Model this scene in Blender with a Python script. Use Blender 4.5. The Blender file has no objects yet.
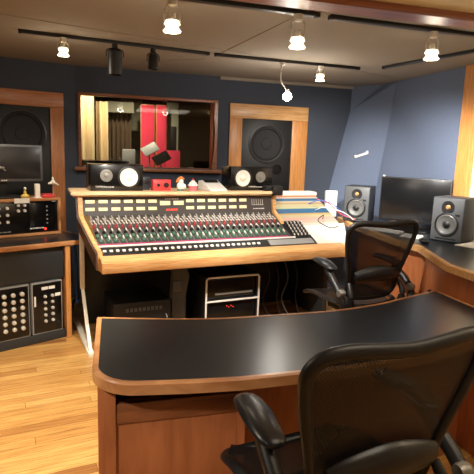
import bpy, bmesh, math, random
from mathutils import Vector, Matrix
random.seed(7)
PI = math.pi
scn = bpy.context.scene
COL = scn.collection
R = math.radians

# ------------------------------------------------------------------ materials
def srgb(r, g, b):
    f = lambda c: (c/255/12.92) if c/255 <= .04045 else ((c/255+.055)/1.055)**2.4
    return (f(r), f(g), f(b), 1)

def mat(name, col, rough=.5, metal=0., emit=None, es=0., var=.12, scale=40., bump=0., bscale=200., coat=0., spec=.5):
    m = bpy.data.materials.new(name); m.use_nodes = True
    nt = m.node_tree; b = nt.nodes['Principled BSDF']
    b.inputs['Roughness'].default_value = rough
    b.inputs['Metallic'].default_value = metal
    b.inputs['Coat Weight'].default_value = coat
    b.inputs['Specular IOR Level'].default_value = spec
    c = srgb(*col)
    tc = nt.nodes.new('ShaderNodeTexCoord')
    if var:
        n = nt.nodes.new('ShaderNodeTexNoise'); n.inputs['Scale'].default_value = scale; n.inputs['Detail'].default_value = 4
        nt.links.new(tc.outputs['Object'], n.inputs['Vector'])
        mx = nt.nodes.new('ShaderNodeMix'); mx.data_type = 'RGBA'
        mx.inputs['A'].default_value = tuple(x*(1-var) for x in c[:3])+(1,)
        mx.inputs['B'].default_value = tuple(min(1, x*(1+var)) for x in c[:3])+(1,)
        nt.links.new(n.outputs['Fac'], mx.inputs['Factor']); nt.links.new(mx.outputs['Result'], b.inputs['Base Color'])
    else:
        b.inputs['Base Color'].default_value = c
    if bump:
        n2 = nt.nodes.new('ShaderNodeTexNoise'); n2.inputs['Scale'].default_value = bscale
        nt.links.new(tc.outputs['Object'], n2.inputs['Vector'])
        bp = nt.nodes.new('ShaderNodeBump'); bp.inputs['Strength'].default_value = bump; bp.inputs['Distance'].default_value = .01
        nt.links.new(n2.outputs['Fac'], bp.inputs['Height']); nt.links.new(bp.outputs['Normal'], b.inputs['Normal'])
    if emit:
        b.inputs['Emission Color'].default_value = srgb(*emit); b.inputs['Emission Strength'].default_value = es
    return m

def wood(name, c1, c2, axis='X', rough=.4, scale=6., stretch=14., coat=.2):
    m = bpy.data.materials.new(name); m.use_nodes = True
    nt = m.node_tree; b = nt.nodes['Principled BSDF']
    tc = nt.nodes.new('ShaderNodeTexCoord'); mp = nt.nodes.new('ShaderNodeMapping')
    s = {'X': (1, stretch, stretch), 'Y': (stretch, 1, stretch), 'Z': (stretch, stretch, 1)}[axis]
    mp.inputs['Scale'].default_value = s
    n = nt.nodes.new('ShaderNodeTexNoise'); n.inputs['Scale'].default_value = scale; n.inputs['Detail'].default_value = 6
    n.inputs['Distortion'].default_value = .6
    cr = nt.nodes.new('ShaderNodeValToRGB')
    cr.color_ramp.elements[0].position = .32; cr.color_ramp.elements[0].color = srgb(*c1)
    cr.color_ramp.elements[1].position = .68; cr.color_ramp.elements[1].color = srgb(*c2)
    nt.links.new(tc.outputs['Object'], mp.inputs['Vector']); nt.links.new(mp.outputs['Vector'], n.inputs['Vector'])
    nt.links.new(n.outputs['Fac'], cr.inputs['Fac']); nt.links.new(cr.outputs['Color'], b.inputs['Base Color'])
    b.inputs['Roughness'].default_value = rough; b.inputs['Coat Weight'].default_value = coat; b.inputs['Coat Roughness'].default_value = .25
    return m

def floor_mat():
    m = bpy.data.materials.new('oak_floor'); m.use_nodes = True
    nt = m.node_tree; b = nt.nodes['Principled BSDF']; L = nt.links.new
    tc = nt.nodes.new('ShaderNodeTexCoord'); mp = nt.nodes.new('ShaderNodeMapping')
    mp.inputs['Rotation'].default_value = (0, 0, R(-10))
    L(tc.outputs['Object'], mp.inputs['Vector'])
    br = nt.nodes.new('ShaderNodeTexBrick'); br.inputs['Scale'].default_value = 1
    br.inputs['Brick Width'].default_value = 1.1; br.inputs['Row Height'].default_value = .07
    br.inputs['Mortar Size'].default_value = .0012; br.inputs['Mortar Smooth'].default_value = .2; br.offset = 0
    br.inputs['Color1'].default_value = (0, 0, 0, 1); br.inputs['Color2'].default_value = (1, 1, 1, 1); br.inputs['Mortar'].default_value = (0, 0, 0, 1)
    br.inputs['Bias'].default_value = 0
    sx = nt.nodes.new('ShaderNodeSeparateXYZ'); L(mp.outputs['Vector'], sx.inputs[0])
    dv = nt.nodes.new('ShaderNodeMath'); dv.operation = 'DIVIDE'; dv.inputs[1].default_value = .07; L(sx.outputs[1], dv.inputs[0])
    fl = nt.nodes.new('ShaderNodeMath'); fl.operation = 'FLOOR'; L(dv.outputs[0], fl.inputs[0])
    wn = nt.nodes.new('ShaderNodeTexWhiteNoise'); wn.noise_dimensions = '1D'; L(fl.outputs[0], wn.inputs['W'])
    ad = nt.nodes.new('ShaderNodeMath'); ad.operation = 'MULTIPLY_ADD'; ad.inputs[1].default_value = 1.1; L(wn.outputs['Value'], ad.inputs[0]); L(sx.outputs[0], ad.inputs[2])
    cb = nt.nodes.new('ShaderNodeCombineXYZ'); L(ad.outputs[0], cb.inputs[0]); L(sx.outputs[1], cb.inputs[1])
    L(cb.outputs[0], br.inputs['Vector'])
    cr = nt.nodes.new('ShaderNodeValToRGB'); e = cr.color_ramp.elements
    e[0].color = srgb(146, 98, 52); e[0].position = 0; e[1].color = srgb(214, 170, 104); e[1].position = 1
    x = e.new(.22); x.color = srgb(186, 136, 76); x = e.new(.6); x.color = srgb(202, 156, 90)
    L(br.outputs['Color'], cr.inputs['Fac'])
    mp2 = nt.nodes.new('ShaderNodeMapping'); mp2.inputs['Scale'].default_value = (1.2, 22, 1)
    L(mp.outputs['Vector'], mp2.inputs['Vector'])
    n = nt.nodes.new('ShaderNodeTexNoise'); n.inputs['Scale'].default_value = 4; n.inputs['Detail'].default_value = 7; n.inputs['Distortion'].default_value = .5
    L(mp2.outputs['Vector'], n.inputs['Vector'])
    c2 = nt.nodes.new('ShaderNodeValToRGB'); c2.color_ramp.elements[0].position = .3; c2.color_ramp.elements[0].color = (.55, .45, .35, 1)
    c2.color_ramp.elements[1].position = .62; c2.color_ramp.elements[1].color = (1, 1, 1, 1)
    L(n.outputs['Fac'], c2.inputs['Fac'])
    mx = nt.nodes.new('ShaderNodeMix'); mx.data_type = 'RGBA'; mx.blend_type = 'MULTIPLY'; mx.inputs['Factor'].default_value = .8
    L(cr.outputs['Color'], mx.inputs['A']); L(c2.outputs['Color'], mx.inputs['B'])
    mm = nt.nodes.new('ShaderNodeMix'); mm.data_type = 'RGBA'; mm.inputs['B'].default_value = srgb(70, 38, 14)
    L(br.outputs['Fac'], mm.inputs['Factor']); L(mx.outputs['Result'], mm.inputs['A'])
    L(mm.outputs['Result'], b.inputs['Base Color'])
    b.inputs['Roughness'].default_value = .33; b.inputs['Coat Weight'].default_value = .15; b.inputs['Coat Roughness'].default_value = .2
    return m

def stripes(name, cols, axis, freq, rough=.6, phase=0.):
    """bands of colour across an object axis, repeated"""
    m = bpy.data.materials.new(name); m.use_nodes = True
    nt = m.node_tree; b = nt.nodes['Principled BSDF']; L = nt.links.new
    tc = nt.nodes.new('ShaderNodeTexCoord'); sp = nt.nodes.new('ShaderNodeSeparateXYZ'); L(tc.outputs['Object'], sp.inputs[0])
    mu = nt.nodes.new('ShaderNodeMath'); mu.operation = 'MULTIPLY_ADD'; mu.inputs[1].default_value = freq; mu.inputs[2].default_value = phase
    L(sp.outputs[axis], mu.inputs[0])
    fr = nt.nodes.new('ShaderNodeMath'); fr.operation = 'FRACT'; L(mu.outputs[0], fr.inputs[0])
    cr = nt.nodes.new('ShaderNodeValToRGB'); cr.color_ramp.interpolation = 'CONSTANT'
    e = cr.color_ramp.elements; e[0].position = 0; e[0].color = srgb(*cols[0][1])
    e[1].position = cols[1][0]; e[1].color = srgb(*cols[1][1])
    for p, c in cols[2:]:
        x = e.new(p); x.color = srgb(*c)
    L(fr.outputs[0], cr.inputs['Fac']); L(cr.outputs['Color'], b.inputs['Base Color']); b.inputs['Roughness'].default_value = rough
    return m

def mesh_fabric():
    m = bpy.data.materials.new('chair_mesh_weave'); m.use_nodes = True
    nt = m.node_tree; b = nt.nodes['Principled BSDF']; L = nt.links.new
    b.inputs['Base Color'].default_value = srgb(22, 21, 22); b.inputs['Roughness'].default_value = .5
    out = nt.nodes['Material Output']; tr = nt.nodes.new('ShaderNodeBsdfTransparent'); mx = nt.nodes.new('ShaderNodeMixShader')
    tc = nt.nodes.new('ShaderNodeTexCoord'); ck = nt.nodes.new('ShaderNodeTexChecker'); ck.inputs['Scale'].default_value = 260
    ck.inputs['Color1'].default_value = (.985, .985, .985, 1); ck.inputs['Color2'].default_value = (.84, .84, .84, 1)
    L(tc.outputs['Object'], ck.inputs['Vector']); L(ck.outputs['Color'], mx.inputs['Fac'])
    L(tr.outputs[0], mx.inputs[1]); L(b.outputs[0], mx.inputs[2]); L(mx.outputs[0], out.inputs['Surface'])
    return m

def glass_mat():
    m = bpy.data.materials.new('window_glass'); m.use_nodes = True
    nt = m.node_tree; nt.nodes.remove(nt.nodes['Principled BSDF']); out = nt.nodes['Material Output']; L = nt.links.new
    tr = nt.nodes.new('ShaderNodeBsdfTransparent'); tr.inputs['Color'].default_value = (.93, .95, .95, 1)
    gl = nt.nodes.new('ShaderNodeBsdfGlossy'); gl.inputs['Roughness'].default_value = .02
    fr = nt.nodes.new('ShaderNodeFresnel'); fr.inputs['IOR'].default_value = 1.4
    mx = nt.nodes.new('ShaderNodeMixShader'); L(fr.outputs[0], mx.inputs[0]); L(tr.outputs[0], mx.inputs[1]); L(gl.outputs[0], mx.inputs[2])
    L(mx.outputs[0], out.inputs['Surface']); return m

M = dict(
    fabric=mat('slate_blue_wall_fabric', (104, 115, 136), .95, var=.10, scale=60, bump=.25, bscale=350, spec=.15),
    fabric_shaded=mat('shaded_wall_fabric', (74, 80, 92), .95, var=.10, scale=60, bump=.25, bscale=350, spec=.15),  # same fabric as the blue walls, darkened for the dimmer light there
    ceil=mat('ceiling_paint', (152, 142, 128), .9, var=.05, scale=3, spec=.2),
    creamy=mat('pale_yellow_ceiling', (240, 222, 178), .8, var=.04, scale=4),
    cream=mat('cream_paint', (232, 218, 190), .8, var=.04, scale=4),
    floor=floor_mat(),
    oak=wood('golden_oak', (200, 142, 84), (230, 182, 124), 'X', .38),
    litoak=wood('lit_oak_ledge', (222, 186, 140), (238, 206, 164), 'X', .42),  # oak made paler, bright light put into its colour
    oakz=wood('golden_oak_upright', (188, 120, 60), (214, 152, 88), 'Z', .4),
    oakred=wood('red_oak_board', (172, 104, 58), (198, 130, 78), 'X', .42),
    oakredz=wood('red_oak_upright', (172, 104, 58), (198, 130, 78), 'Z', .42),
    cherry=wood('cherry_veneer', (168, 98, 58), (190, 116, 70), 'Z', .4, scale=3, stretch=8),
    cherryx=wood('cherry_rail', (128, 76, 46), (160, 98, 60), 'X', .4, scale=4, stretch=10),
    edge=wood('desk_edge_oak', (164, 108, 66), (198, 144, 96), 'X', .35, scale=5, stretch=3),
    mahog=wood('mahogany_beam', (124, 66, 36), (156, 90, 50), 'X', .4, scale=4),
    laminate=mat('black_laminate', (30, 33, 36), .28, var=.15, scale=90),
    black=mat('black_paint', (20, 20, 21), .5, var=.1),
    blackmatte=mat('matte_black_metal', (12, 12, 12), .9, var=.1, spec=.1),
    blackgloss=mat('black_gloss_plastic', (14, 14, 15), .22, var=.1),
    rubber=mat('black_plastic', (26, 26, 27), .42, var=.1),
    armpad=mat('black_armrest_vinyl', (30, 31, 33), .3, var=.1),
    charcoal=mat('charcoal_cabinet', (44, 46, 48), .6, var=.1),
    conebl=mat('dark_cone_paper', (20, 19, 20), .7, var=.1),
    ring=mat('speaker_ring', (48, 46, 46), .35, var=.05),
    white=mat('white_cone_paper', (232, 228, 216), .6, var=.03),
    whitepl=mat('white_plastic', (225, 222, 214), .4, var=.03),
    grey=mat('grey_metal', (150, 148, 142), .4, metal=.6, var=.05),
    silver=mat('brushed_aluminium', (214, 210, 200), .35, metal=.25, var=.05),
    steel=mat('grey_painted_steel', (140, 140, 138), .5, var=.05),
    panel=mat('console_faceplate', (66, 60, 58), .45, var=.06),
    panel2=mat('console_dark_strip', (26, 25, 26), .4, var=.06),
    meter=mat('cream_meter_face', (240, 224, 176), .5, var=.03, emit=(255, 226, 160), es=.08),
    red=mat('red_knob', (168, 56, 60), .4, var=.05),
    redbox=mat('red_metal_box', (206, 62, 62), .4, var=.05),
    green=mat('green_fader_cap', (62, 112, 88), .45, var=.08),
    magenta=mat('magenta_strip', (160, 60, 96), .5, var=.05),
    sidebrown=wood('dark_brown_side', (70, 50, 42), (92, 66, 54), 'Z', .5),
    palewhite=mat('off_white_laminate', (226, 220, 206), .45, var=.03),
    pale=mat('pale_strip', (222, 214, 206), .5, var=.04),
    paper=mat('white_paper', (236, 232, 222), .8, var=.02),
    screen=mat('monitor_screen', (38, 37, 40), .25, var=.05),
    screendk=mat('dark_monitor_screen', (16, 16, 18), .22, var=.05),
    bezel=mat('grey_monitor_bezel', (78, 80, 82), .4, var=.05),
    glass=glass_mat(), weave=mesh_fabric(),
    curtain=mat('cream_curtain', (230, 204, 160), .9, var=.06, scale=12),
    curtain2=mat('brown_curtain', (120, 98, 76), .9, var=.1, scale=12),
    redpanel=mat('red_fabric_panel', (206, 44, 74), .85, var=.04, scale=20),
    livegrey=mat('olive_grey_panel', (150, 148, 126), .7, var=.05),
    livedark=mat('dark_live_room', (52, 52, 54), .9, var=.1),
    bulb=mat('bulb_glow', (255, 246, 230), .3, var=0, emit=(255, 240, 214), es=40),
    bulbw=mat('globe_glow', (255, 250, 240), .3, var=0, emit=(255, 246, 232), es=30),
    lampglass=mat('lamp_glass_ring', (235, 225, 205), .15, var=0, emit=(255, 236, 200), es=1.6),
    downl=mat('downlight_glow', (255, 246, 230), .3, var=0, emit=(255, 240, 214), es=6),
    brass=mat('copper_cone', (214, 164, 110), .35, metal=.5, var=.05),
    cone=mat('grey_woofer_cone', (96, 96, 94), .4, var=.05),
    blue=mat('blue_cable', (50, 96, 180), .5, var=.05),
    yellow=mat('yellow_plastic', (220, 190, 90), .5, var=.05),
    pink=mat('pink_icing', (228, 120, 130), .5, var=.06),
    orange=mat('orange_plastic', (214, 120, 50), .5, var=.06),
    ledred=mat('red_led', (255, 60, 40), .4, var=0, emit=(255, 50, 30), es=2),
)
M['patch'] = stripes('patchbay_bands', [(0, (180, 172, 158)), (.09, (176, 150, 136)), (.18, (178, 140, 126)), (.26, (160, 150, 116)), (.33, (160, 132, 84)), (.38, (44, 84, 116)), (.52, (150, 156, 120)), (.57, (158, 148, 116)),
                                       (.66, (146, 124, 86)), (.71, (160, 148, 124)), (.76, (40, 80, 112)), (.84, (170, 150, 130)), (.89, (150, 96, 66)), (.94, (196, 186, 170))], 2, 1/.275, .5, phase=-.875/.275 % 1)

# ------------------------------------------------------------------ mesh helpers
def nb(): return bmesh.new()

def box(bm, x0, x1, y0, y1, z0, z1, bev=0., seg=2, mtx=None):
    t = bmesh.new(); bmesh.ops.create_cube(t, size=1)
    for v in t.verts:
        v.co = Vector(((x0+x1)/2+v.co.x*(x1-x0), (y0+y1)/2+v.co.y*(y1-y0), (z0+z1)/2+v.co.z*(z1-z0)))
    if bev: bmesh.ops.bevel(t, geom=t.edges[:], offset=bev, segments=seg, affect='EDGES', profile=.5)
    if mtx: t.transform(mtx)
    merge(bm, t)

def merge(bm, t):
    me = bpy.data.meshes.new('tmp'); t.to_mesh(me); t.free(); bm.from_mesh(me); bpy.data.meshes.remove(me)

def prism(bm, poly, lo, hi, axis='z', bev=0., seg=2, warp=None, mtx=None):
    """extrude a polygon; axis z: poly=(x,y); axis x: poly=(y,z); axis y: poly=(x,z)"""
    t = bmesh.new()
    def P(p, h):
        return {'z': (p[0], p[1], h), 'x': (h, p[0], p[1]), 'y': (p[0], h, p[1])}[axis]
    a = [t.verts.new(P(p, lo)) for p in poly]; b = [t.verts.new(P(p, hi)) for p in poly]
    n = len(poly); t.faces.new(a); t.faces.new(b[::-1])
    for i in range(n): t.faces.new((a[i], b[i], b[(i+1) % n], a[(i+1) % n]))
    bmesh.ops.recalc_face_normals(t, faces=t.faces[:])
    if bev: bmesh.ops.bevel(t, geom=t.edges[:], offset=bev, segments=seg, affect='EDGES')
    if warp:
        for v in t.verts: v.co = Vector(warp(v.co))
    if mtx: t.transform(mtx)
    merge(bm, t)

def lathe(bm, prof, n=24, mtx=None):
    """revolve (r,z) profile about z; first and last closed if r == 0"""
    t = bmesh.new(); rings = []
    for r, z in prof:
        if r < 1e-6: rings.append([t.verts.new((0, 0, z))])
        else: rings.append([t.verts.new((r*math.cos(2*PI*i/n), r*math.sin(2*PI*i/n), z)) for i in range(n)])
    for a, b in zip(rings, rings[1:]):
        for i in range(n):
            j = (i+1) % n
            if len(a) == 1 and len(b) == 1: continue
            if len(a) == 1: t.faces.new((a[0], b[i], b[j]))
            elif len(b) == 1: t.faces.new((a[i], b[0], a[j]))
            else: t.faces.new((a[i], b[i], b[j], a[j]))
    bmesh.ops.recalc_face_normals(t, faces=t.faces[:])
    if mtx: t.transform(mtx)
    merge(bm, t)

def spline(pts, k=6, closed=False):
    P = [Vector(p) for p in pts]; n = len(P); out = []
    m = n if closed else n-1
    for i in range(m):
        g = lambda j: P[j % n] if closed else P[max(0, min(n-1, j))]
        p0, p1, p2, p3 = g(i-1), g(i), g(i+1), g(i+2)
        for s in range(k):
            t = s/k
            out.append(.5*((2*p1)+(p2-p0)*t+(2*p0-5*p1+4*p2-p3)*t*t+(3*p1-p0-3*p2+p3)*t**3))
    if not closed: out.append(P[-1].copy())
    return out

def tube(bm, pts, r, n=10, closed=False, k=6, flat=1., hint=(0, 0, 1)):
    """swept tube; r is a number or one per control point; flat squashes across the hint direction"""
    rr = [r]*len(pts) if not isinstance(r, (list, tuple)) else list(r)
    if k > 1:
        path = spline(pts, k, closed); R_ = spline([(x, 0, 0) for x in rr], k, closed); rad = [v.x for v in R_]
    else: path = [Vector(p) for p in pts]; rad = rr
    t = bmesh.new(); N = len(path); rings = []
    for i, p in enumerate(path):
        a = path[(i-1) % N] if closed else path[max(0, i-1)]; b = path[(i+1) % N] if closed else path[min(N-1, i+1)]
        d = (b-a); d = d.normalized() if d.length > 1e-9 else Vector((0, 0, 1))
        h = Vector(hint); u = d.cross(h)
        if u.length < .1: u = d.cross(Vector((1, 0, .01)))
        u.normalize(); w = u.cross(d).normalized()
        rings.append([t.verts.new(p+u*(math.cos(2*PI*j/n)*rad[i])+w*(math.sin(2*PI*j/n)*rad[i]*flat)) for j in range(n)])
    m = N if closed else N-1
    for i in range(m):
        a, b = rings[i], rings[(i+1) % N]
        for j in range(n): t.faces.new((a[j], a[(j+1) % n], b[(j+1) % n], b[j]))
    if not closed: t.faces.new(rings[0][::-1]); t.faces.new(rings[-1])
    bmesh.ops.recalc_face_normals(t, faces=t.faces[:])
    merge(bm, t)

def ell(bm, c, s, mtx=None):
    t = bmesh.new(); bmesh.ops.create_uvsphere(t, u_segments=20, v_segments=12, radius=1)
    for v in t.verts: v.co = Vector((v.co.x*s[0], v.co.y*s[1], v.co.z*s[2]))
    if mtx: t.transform(mtx)
    bmesh.ops.translate(t, verts=t.verts[:], vec=Vector(c)); merge(bm, t)

def obj(name, bm, m, parent=None, smooth=True, ang=40, loc=None):
    me = bpy.data.meshes.new(name)
    bmesh.ops.recalc_face_normals(bm, faces=bm.faces[:]) if False else None
    bm.to_mesh(me); bm.free()
    me.materials.append(M[m] if isinstance(m, str) else m)
    if smooth:
        me.polygons.foreach_set('use_smooth', [True]*len(me.polygons))
        me.set_sharp_from_angle(angle=R(ang))
    o = bpy.data.objects.new(name, me); COL.objects.link(o)
    if parent: o.parent = parent
    if loc: o.location = loc
    return o

def tag(o, label, cat, group=None, kind=None):
    o['label'] = label; o['category'] = cat
    if group: o['group'] = group
    if kind: o['kind'] = kind
    return o

def thing(name, label, cat, loc=(0, 0, 0), rz=0., group=None):
    o = bpy.data.objects.new(name, None); COL.objects.link(o); o.empty_display_size = .1
    o.location = loc; o.rotation_euler = (0, 0, rz); return tag(o, label, cat, group)

def struct(name, bm, m, parent=None, smooth=False):
    o = obj(name, bm, m, parent, smooth)
    if not parent: o['kind'] = 'structure'
    return o

def copy_tree(o, parent=None):
    c = o.copy(); COL.objects.link(c)
    if parent: c.parent = parent
    for ch in list(o.children): copy_tree(ch, c)
    return c

def rep(src, loc, rot=None, parent=None):
    c = src.copy(); COL.objects.link(c); c.location = loc
    if rot is not None: c.rotation_euler = rot
    if parent: c.parent = parent
    return c

def text(name, s, size, m, parent, loc, rot, ext=.0008, sx=1.):
    cu = bpy.data.curves.new(name, 'FONT'); cu.body = s; cu.size = size; cu.extrude = ext; cu.align_x = 'CENTER'; cu.align_y = 'CENTER'
    tmp = bpy.data.objects.new('tmp', cu); COL.objects.link(tmp)
    dg = bpy.context.evaluated_depsgraph_get(); me = bpy.data.meshes.new_from_object(tmp.evaluated_get(dg))
    bpy.data.objects.remove(tmp); me.materials.clear(); me.materials.append(M[m])
    o = bpy.data.objects.new(name, me); COL.objects.link(o); o.parent = parent; o.location = loc; o.rotation_euler = rot; o.scale = (sx, 1, 1)
    return o

def marks(name, parent, loc, rot, m, widths, h, gap=.005):
    """lettering too small to read: a line of little printed strokes facing -y"""
    b = bmesh.new(); W_ = sum(widths)+gap*(len(widths)-1); x = -W_/2
    for w_ in widths: box(b, x, x+w_, -.0012, .0006, -h/2, h/2); x += w_+gap
    o = obj(name, b, m, parent, smooth=False); o.location = loc; o.rotation_euler = rot; return o

# ------------------------------------------------------------------ room shell
CZ = 2.30; YB = 5.25; XR = 2.97
bm = nb(); box(bm, -3.2, 4.2, -1.6, 9.2, -.1, 0); struct('floor', bm, 'floor')
# main ceiling with the raised bay over the producer desk
bm = nb(); box(bm, -3.2, XR+.15, 2.42, YB+.12, CZ, CZ+.12)
box(bm, -3.2, .15, -1.6, 2.42, CZ, CZ+.12); struct('ceiling', bm, 'ceil')
bm = nb(); box(bm, .15, XR+.15, -1.6, 2.42, 2.275, 2.4); struct('ceiling_raised_bay', bm, 'creamy')
# back wall with window opening
WX0, WX1, WZ0, WZ1 = -.130, 1.225, 1.345, 2.035
bm = nb()
box(bm, -.17-.03, WX0, YB, YB+.12, 0, CZ); box(bm, WX0, WX1, YB, YB+.12, 0, WZ0); box(bm, WX0, WX1, YB, YB+.12, WZ1, CZ)
box(bm, WX1, 2.785, YB, YB+.12, 0, CZ)
struct('wall_back', bm, 'fabric_shaded')
def poly_wall(name, quads, m, th=.08):
    t = nb()
    for q in quads:
        q = [Vector(p) for p in q]; n = (q[1]-q[0]).cross(q[2]-q[0]).normalized()*th
        a = [t.verts.new(p) for p in q]; b = [t.verts.new(p+n) for p in q]
        t.faces.new(a); t.faces.new(b[::-1])
        for i in range(len(q)):
            j = (i+1) % len(q); t.faces.new((a[i], b[i], b[j], a[j]))
    bmesh.ops.recalc_face_normals(t, faces=t.faces[:])
    return struct(name, t, m)
# splayed corner: slanting creases between the back and the right wall
A1 = (2.785, YB, 2.04); A0 = (2.33, YB, 0); Bt = (2.97, 4.64, CZ); Bm = (2.97, 4.89, 1.33); B0 = (2.97, 5.15, 0); T = (2.97, 4.90, CZ)
def ruled(s, t): return Vector(A1).lerp(Vector(A0), t).lerp(Vector(Bt).lerp(Vector(B0), t), s)
bm = nb(); g = [[bm.verts.new(ruled(i/10, j/10)) for i in range(11)] for j in range(11)]
for j in range(10):
    for i in range(10): bm.faces.new((g[j][i], g[j][i+1], g[j+1][i+1], g[j+1][i]))
struct('wall_corner_splay', bm, 'fabric', smooth=True)
poly_wall('wall_corner_top', [((2.785, YB, 2.04), (2.785, YB, CZ), (2.97, 4.90, CZ)), (A1, (2.97, 4.90, CZ), Bt)], 'fabric')
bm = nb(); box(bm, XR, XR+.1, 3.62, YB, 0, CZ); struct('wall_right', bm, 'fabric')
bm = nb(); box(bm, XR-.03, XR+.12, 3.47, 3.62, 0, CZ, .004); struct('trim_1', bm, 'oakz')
bm = nb(); box(bm, XR+.02, XR+.1, -1.6, 3.47, 0, 2.4); struct('wall_right_front', bm, 'cream')
b = nb(); box(b, -.08, .08, -.004, .0, -.012, .012, .001); box(b, -.085, -.06, -.004, 0, -.006, .02); box(b, .06, .085, -.004, 0, -.004, .024); o = tag(obj('tape_strip', b, 'paper'), 'short pale strip of tape stuck on blue corner wall', 'tape')
tx = (ruled(.65, .28)-ruled(.45, .28)).normalized(); tn = tx.cross(ruled(.55, .2)-ruled(.55, .3)).normalized()
if tn.y > 0: tn = -tn
tz = tx.cross(-tn).normalized()
o.matrix_world = Matrix.Translation(ruled(.55, .29)+tn*.006) @ Matrix((tx, -tn, tz)).transposed().to_4x4()
# slanting seam bead in the right wall fabric
bm = nb(); tube(bm, [(2.965, 4.64, CZ), (2.965, 4.89, 1.33), (2.965, 5.0, .9)], .005, 6, k=1); struct('trim_8', bm, 'fabric')
# left soffit wall, turned toward the desk
SY = R(18)
SM = Matrix.Translation((-.17, YB, 0)) @ Matrix.Rotation(SY, 4, 'Z')
bm = nb(); box(bm, -1.9, 0, 0, .12, 0, CZ, mtx=SM); struct('wall_left_soffit', bm, 'fabric_shaded')
bm = nb(); box(bm, -3.2, -3.1, -1.6, 9.2, 0, 2.6); struct('wall_left', bm, 'fabric_shaded')
bm = nb(); box(bm, -3.1, -1.9, 4.6, 4.7, 0, CZ); struct('wall_left_return', bm, 'fabric_shaded')
bm = nb(); box(bm, -3.2, XR+.1, -1.7, -1.6, 0, 2.6); struct('wall_front', bm, 'cream')
# crown strip along the back wall
bm = nb(); box(bm, 1.26, 2.80, YB-.03, YB, CZ-.03, CZ, .003); struct('trim_2', bm, 'ceil')

# window: wooden frame, deep sill, glass
w = bpy.data.objects.new('window_1', None); COL.objects.link(w); w['kind'] = 'structure'; w.location = (0, YB, 0)
bm = nb(); f = .022
box(bm, WX0-f, WX1+f, -.02, .03, WZ1-.005, WZ1+f, .003); box(bm, WX0-f, WX0+.005, -.02, .03, WZ0, WZ1, .003)
# right jamb has a wavy inner edge
prism(bm, [(WX1+f, WZ0), (WX1+f, WZ1), (WX1-.012, WZ1), (WX1-.018, WZ1-.14), (WX1-.004, WZ1-.30), (WX1-.012, WZ1-.5), (WX1-.03, WZ0)], -.02, .03, 'y')
o = obj('window_frame', bm, 'cherryx', w)
bm = nb(); box(bm, WX0+.02, WX1-.02, .05, .11, WZ0, WZ0+.004); box(bm, WX1-.03, WX1-.004, .03, .115, WZ0, WZ1-.006, .002); obj('window_reveal', bm, 'cherry', w)
bm = nb(); box(bm, WX0-.06, WX1+.08, -.07, .0, WZ0-.04, WZ0-.005, .005); obj('window_sill', bm, 'cherryx', w)
bm = nb(); box(bm, WX0+.006, WX1-.03, .06, .066, WZ0+.004, WZ1-.006); obj('window_pane', bm, 'glass', w)

# ceiling cloud beams (mahogany)
bm = nb(); box(bm, .15, XR, 2.27, 2.42, 2.24, 2.30, .008); struct('trim_3', bm, 'mahog')
bm = nb(); box(bm, .15, .35, -1.6, 2.27, 2.24, 2.30, .008); struct('trim_4', bm, 'mahog')
# seams in the plasterboard ceiling
for k, (a, b) in enumerate([((.96, 4.05), (1.12, 2.5)), ((-.9, 3.3), (2.9, 4.45)), ((-.16, YB-.1), (.9, 4.3))]):
    bm = nb(); tube(bm, [(a[0], a[1], CZ), (b[0], b[1], CZ)], .005, 6, k=1); struct('trim_%d' % (5+k), bm, 'ceil')

# live room beyond the glass
bm = nb(); box(bm, -3.1, 4.2, 9.1, 9.2, 0, 2.5); struct('wall_far', bm, 'livedark')
bm = nb(); box(bm, 4.1, 4.2, YB+.12, 9.1, 0, 2.5); struct('wall_live_right', bm, 'livedark')
bm = nb(); box(bm, -3.1, 4.2, YB+.12, 9.2, 2.42, 2.5); struct('ceiling_live_room', bm, 'livegrey')
bm = nb(); box(bm, XR, 4.2, YB+.04, YB+.12, 0, 2.5); box(bm, -3.1, -1.8, YB, YB+.1, 0, 2.5); struct('wall_divider', bm, 'livedark')

def curtain(x0, x1, y, z0, z1, m, label, folds, rz=0, amp=.035, group=None):
    bm = nb(); n = folds*8; t = []
    for i in range(n+1):
        s = i/n; x = x0+(x1-x0)*s; yy = math.sin(s*folds*2*PI)*amp
        t.append((x, yy))
    for th in (0,):
        pass
    vs = [[bm.verts.new((p[0]-(x0+x1)/2, p[1]+d, z)) for p in t] for d, z in ((0, z0), (0, z1), (.012, z1), (.012, z0))]
    for a, b in ((0, 1), (1, 2), (2, 3), (3, 0)):
        for i in range(n): bm.faces.new((vs[a][i], vs[a][i+1], vs[b][i+1], vs[b][i]))
    bmesh.ops.recalc_face_normals(bm, faces=bm.faces[:])
    o = obj('curtain', bm, m); o.location = ((x0+x1)/2, y, 0); o.rotation_euler = (0, 0, rz)
    return tag(o, label, 'curtain', group)
curtain(-.45, .0, 6.5, .0, 2.25, 'curtain', 'bright cream curtain at the left end behind the studio window', 4)
curtain(.02, .17, 6.7, .0, 2.10, 'curtain', 'narrow tan curtain right of the bright cream curtain behind the glass', 2)
curtain(.20, .50, 7.3, .0, 2.08, 'curtain2', 'brown pleated curtain under a pale pelmet behind the glass', 5)
bm = nb(); box(bm, .17, .52, 7.08, 7.22, 2.0, 2.14, .004); tag(obj('pelmet', bm, 'livegrey'), 'pale curved pelmet above the brown pleated curtain behind the glass', 'pelmet')
t = thing('wall_cabinet', 'olive grey wall cabinet left of the red panels behind the glass', 'cabinet', (.55, 7.6, 0))
bm = nb(); box(bm, -.16, .13, 0, .3, 1.78, 2.22, .004); obj('body', bm, 'livegrey', t)
for k in range(2):
    bm = nb(); box(bm, -.155+k*.145, -.02+k*.145, -.015, 0, 1.79, 2.2, .003); obj('door', bm, 'livegrey', t)
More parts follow.
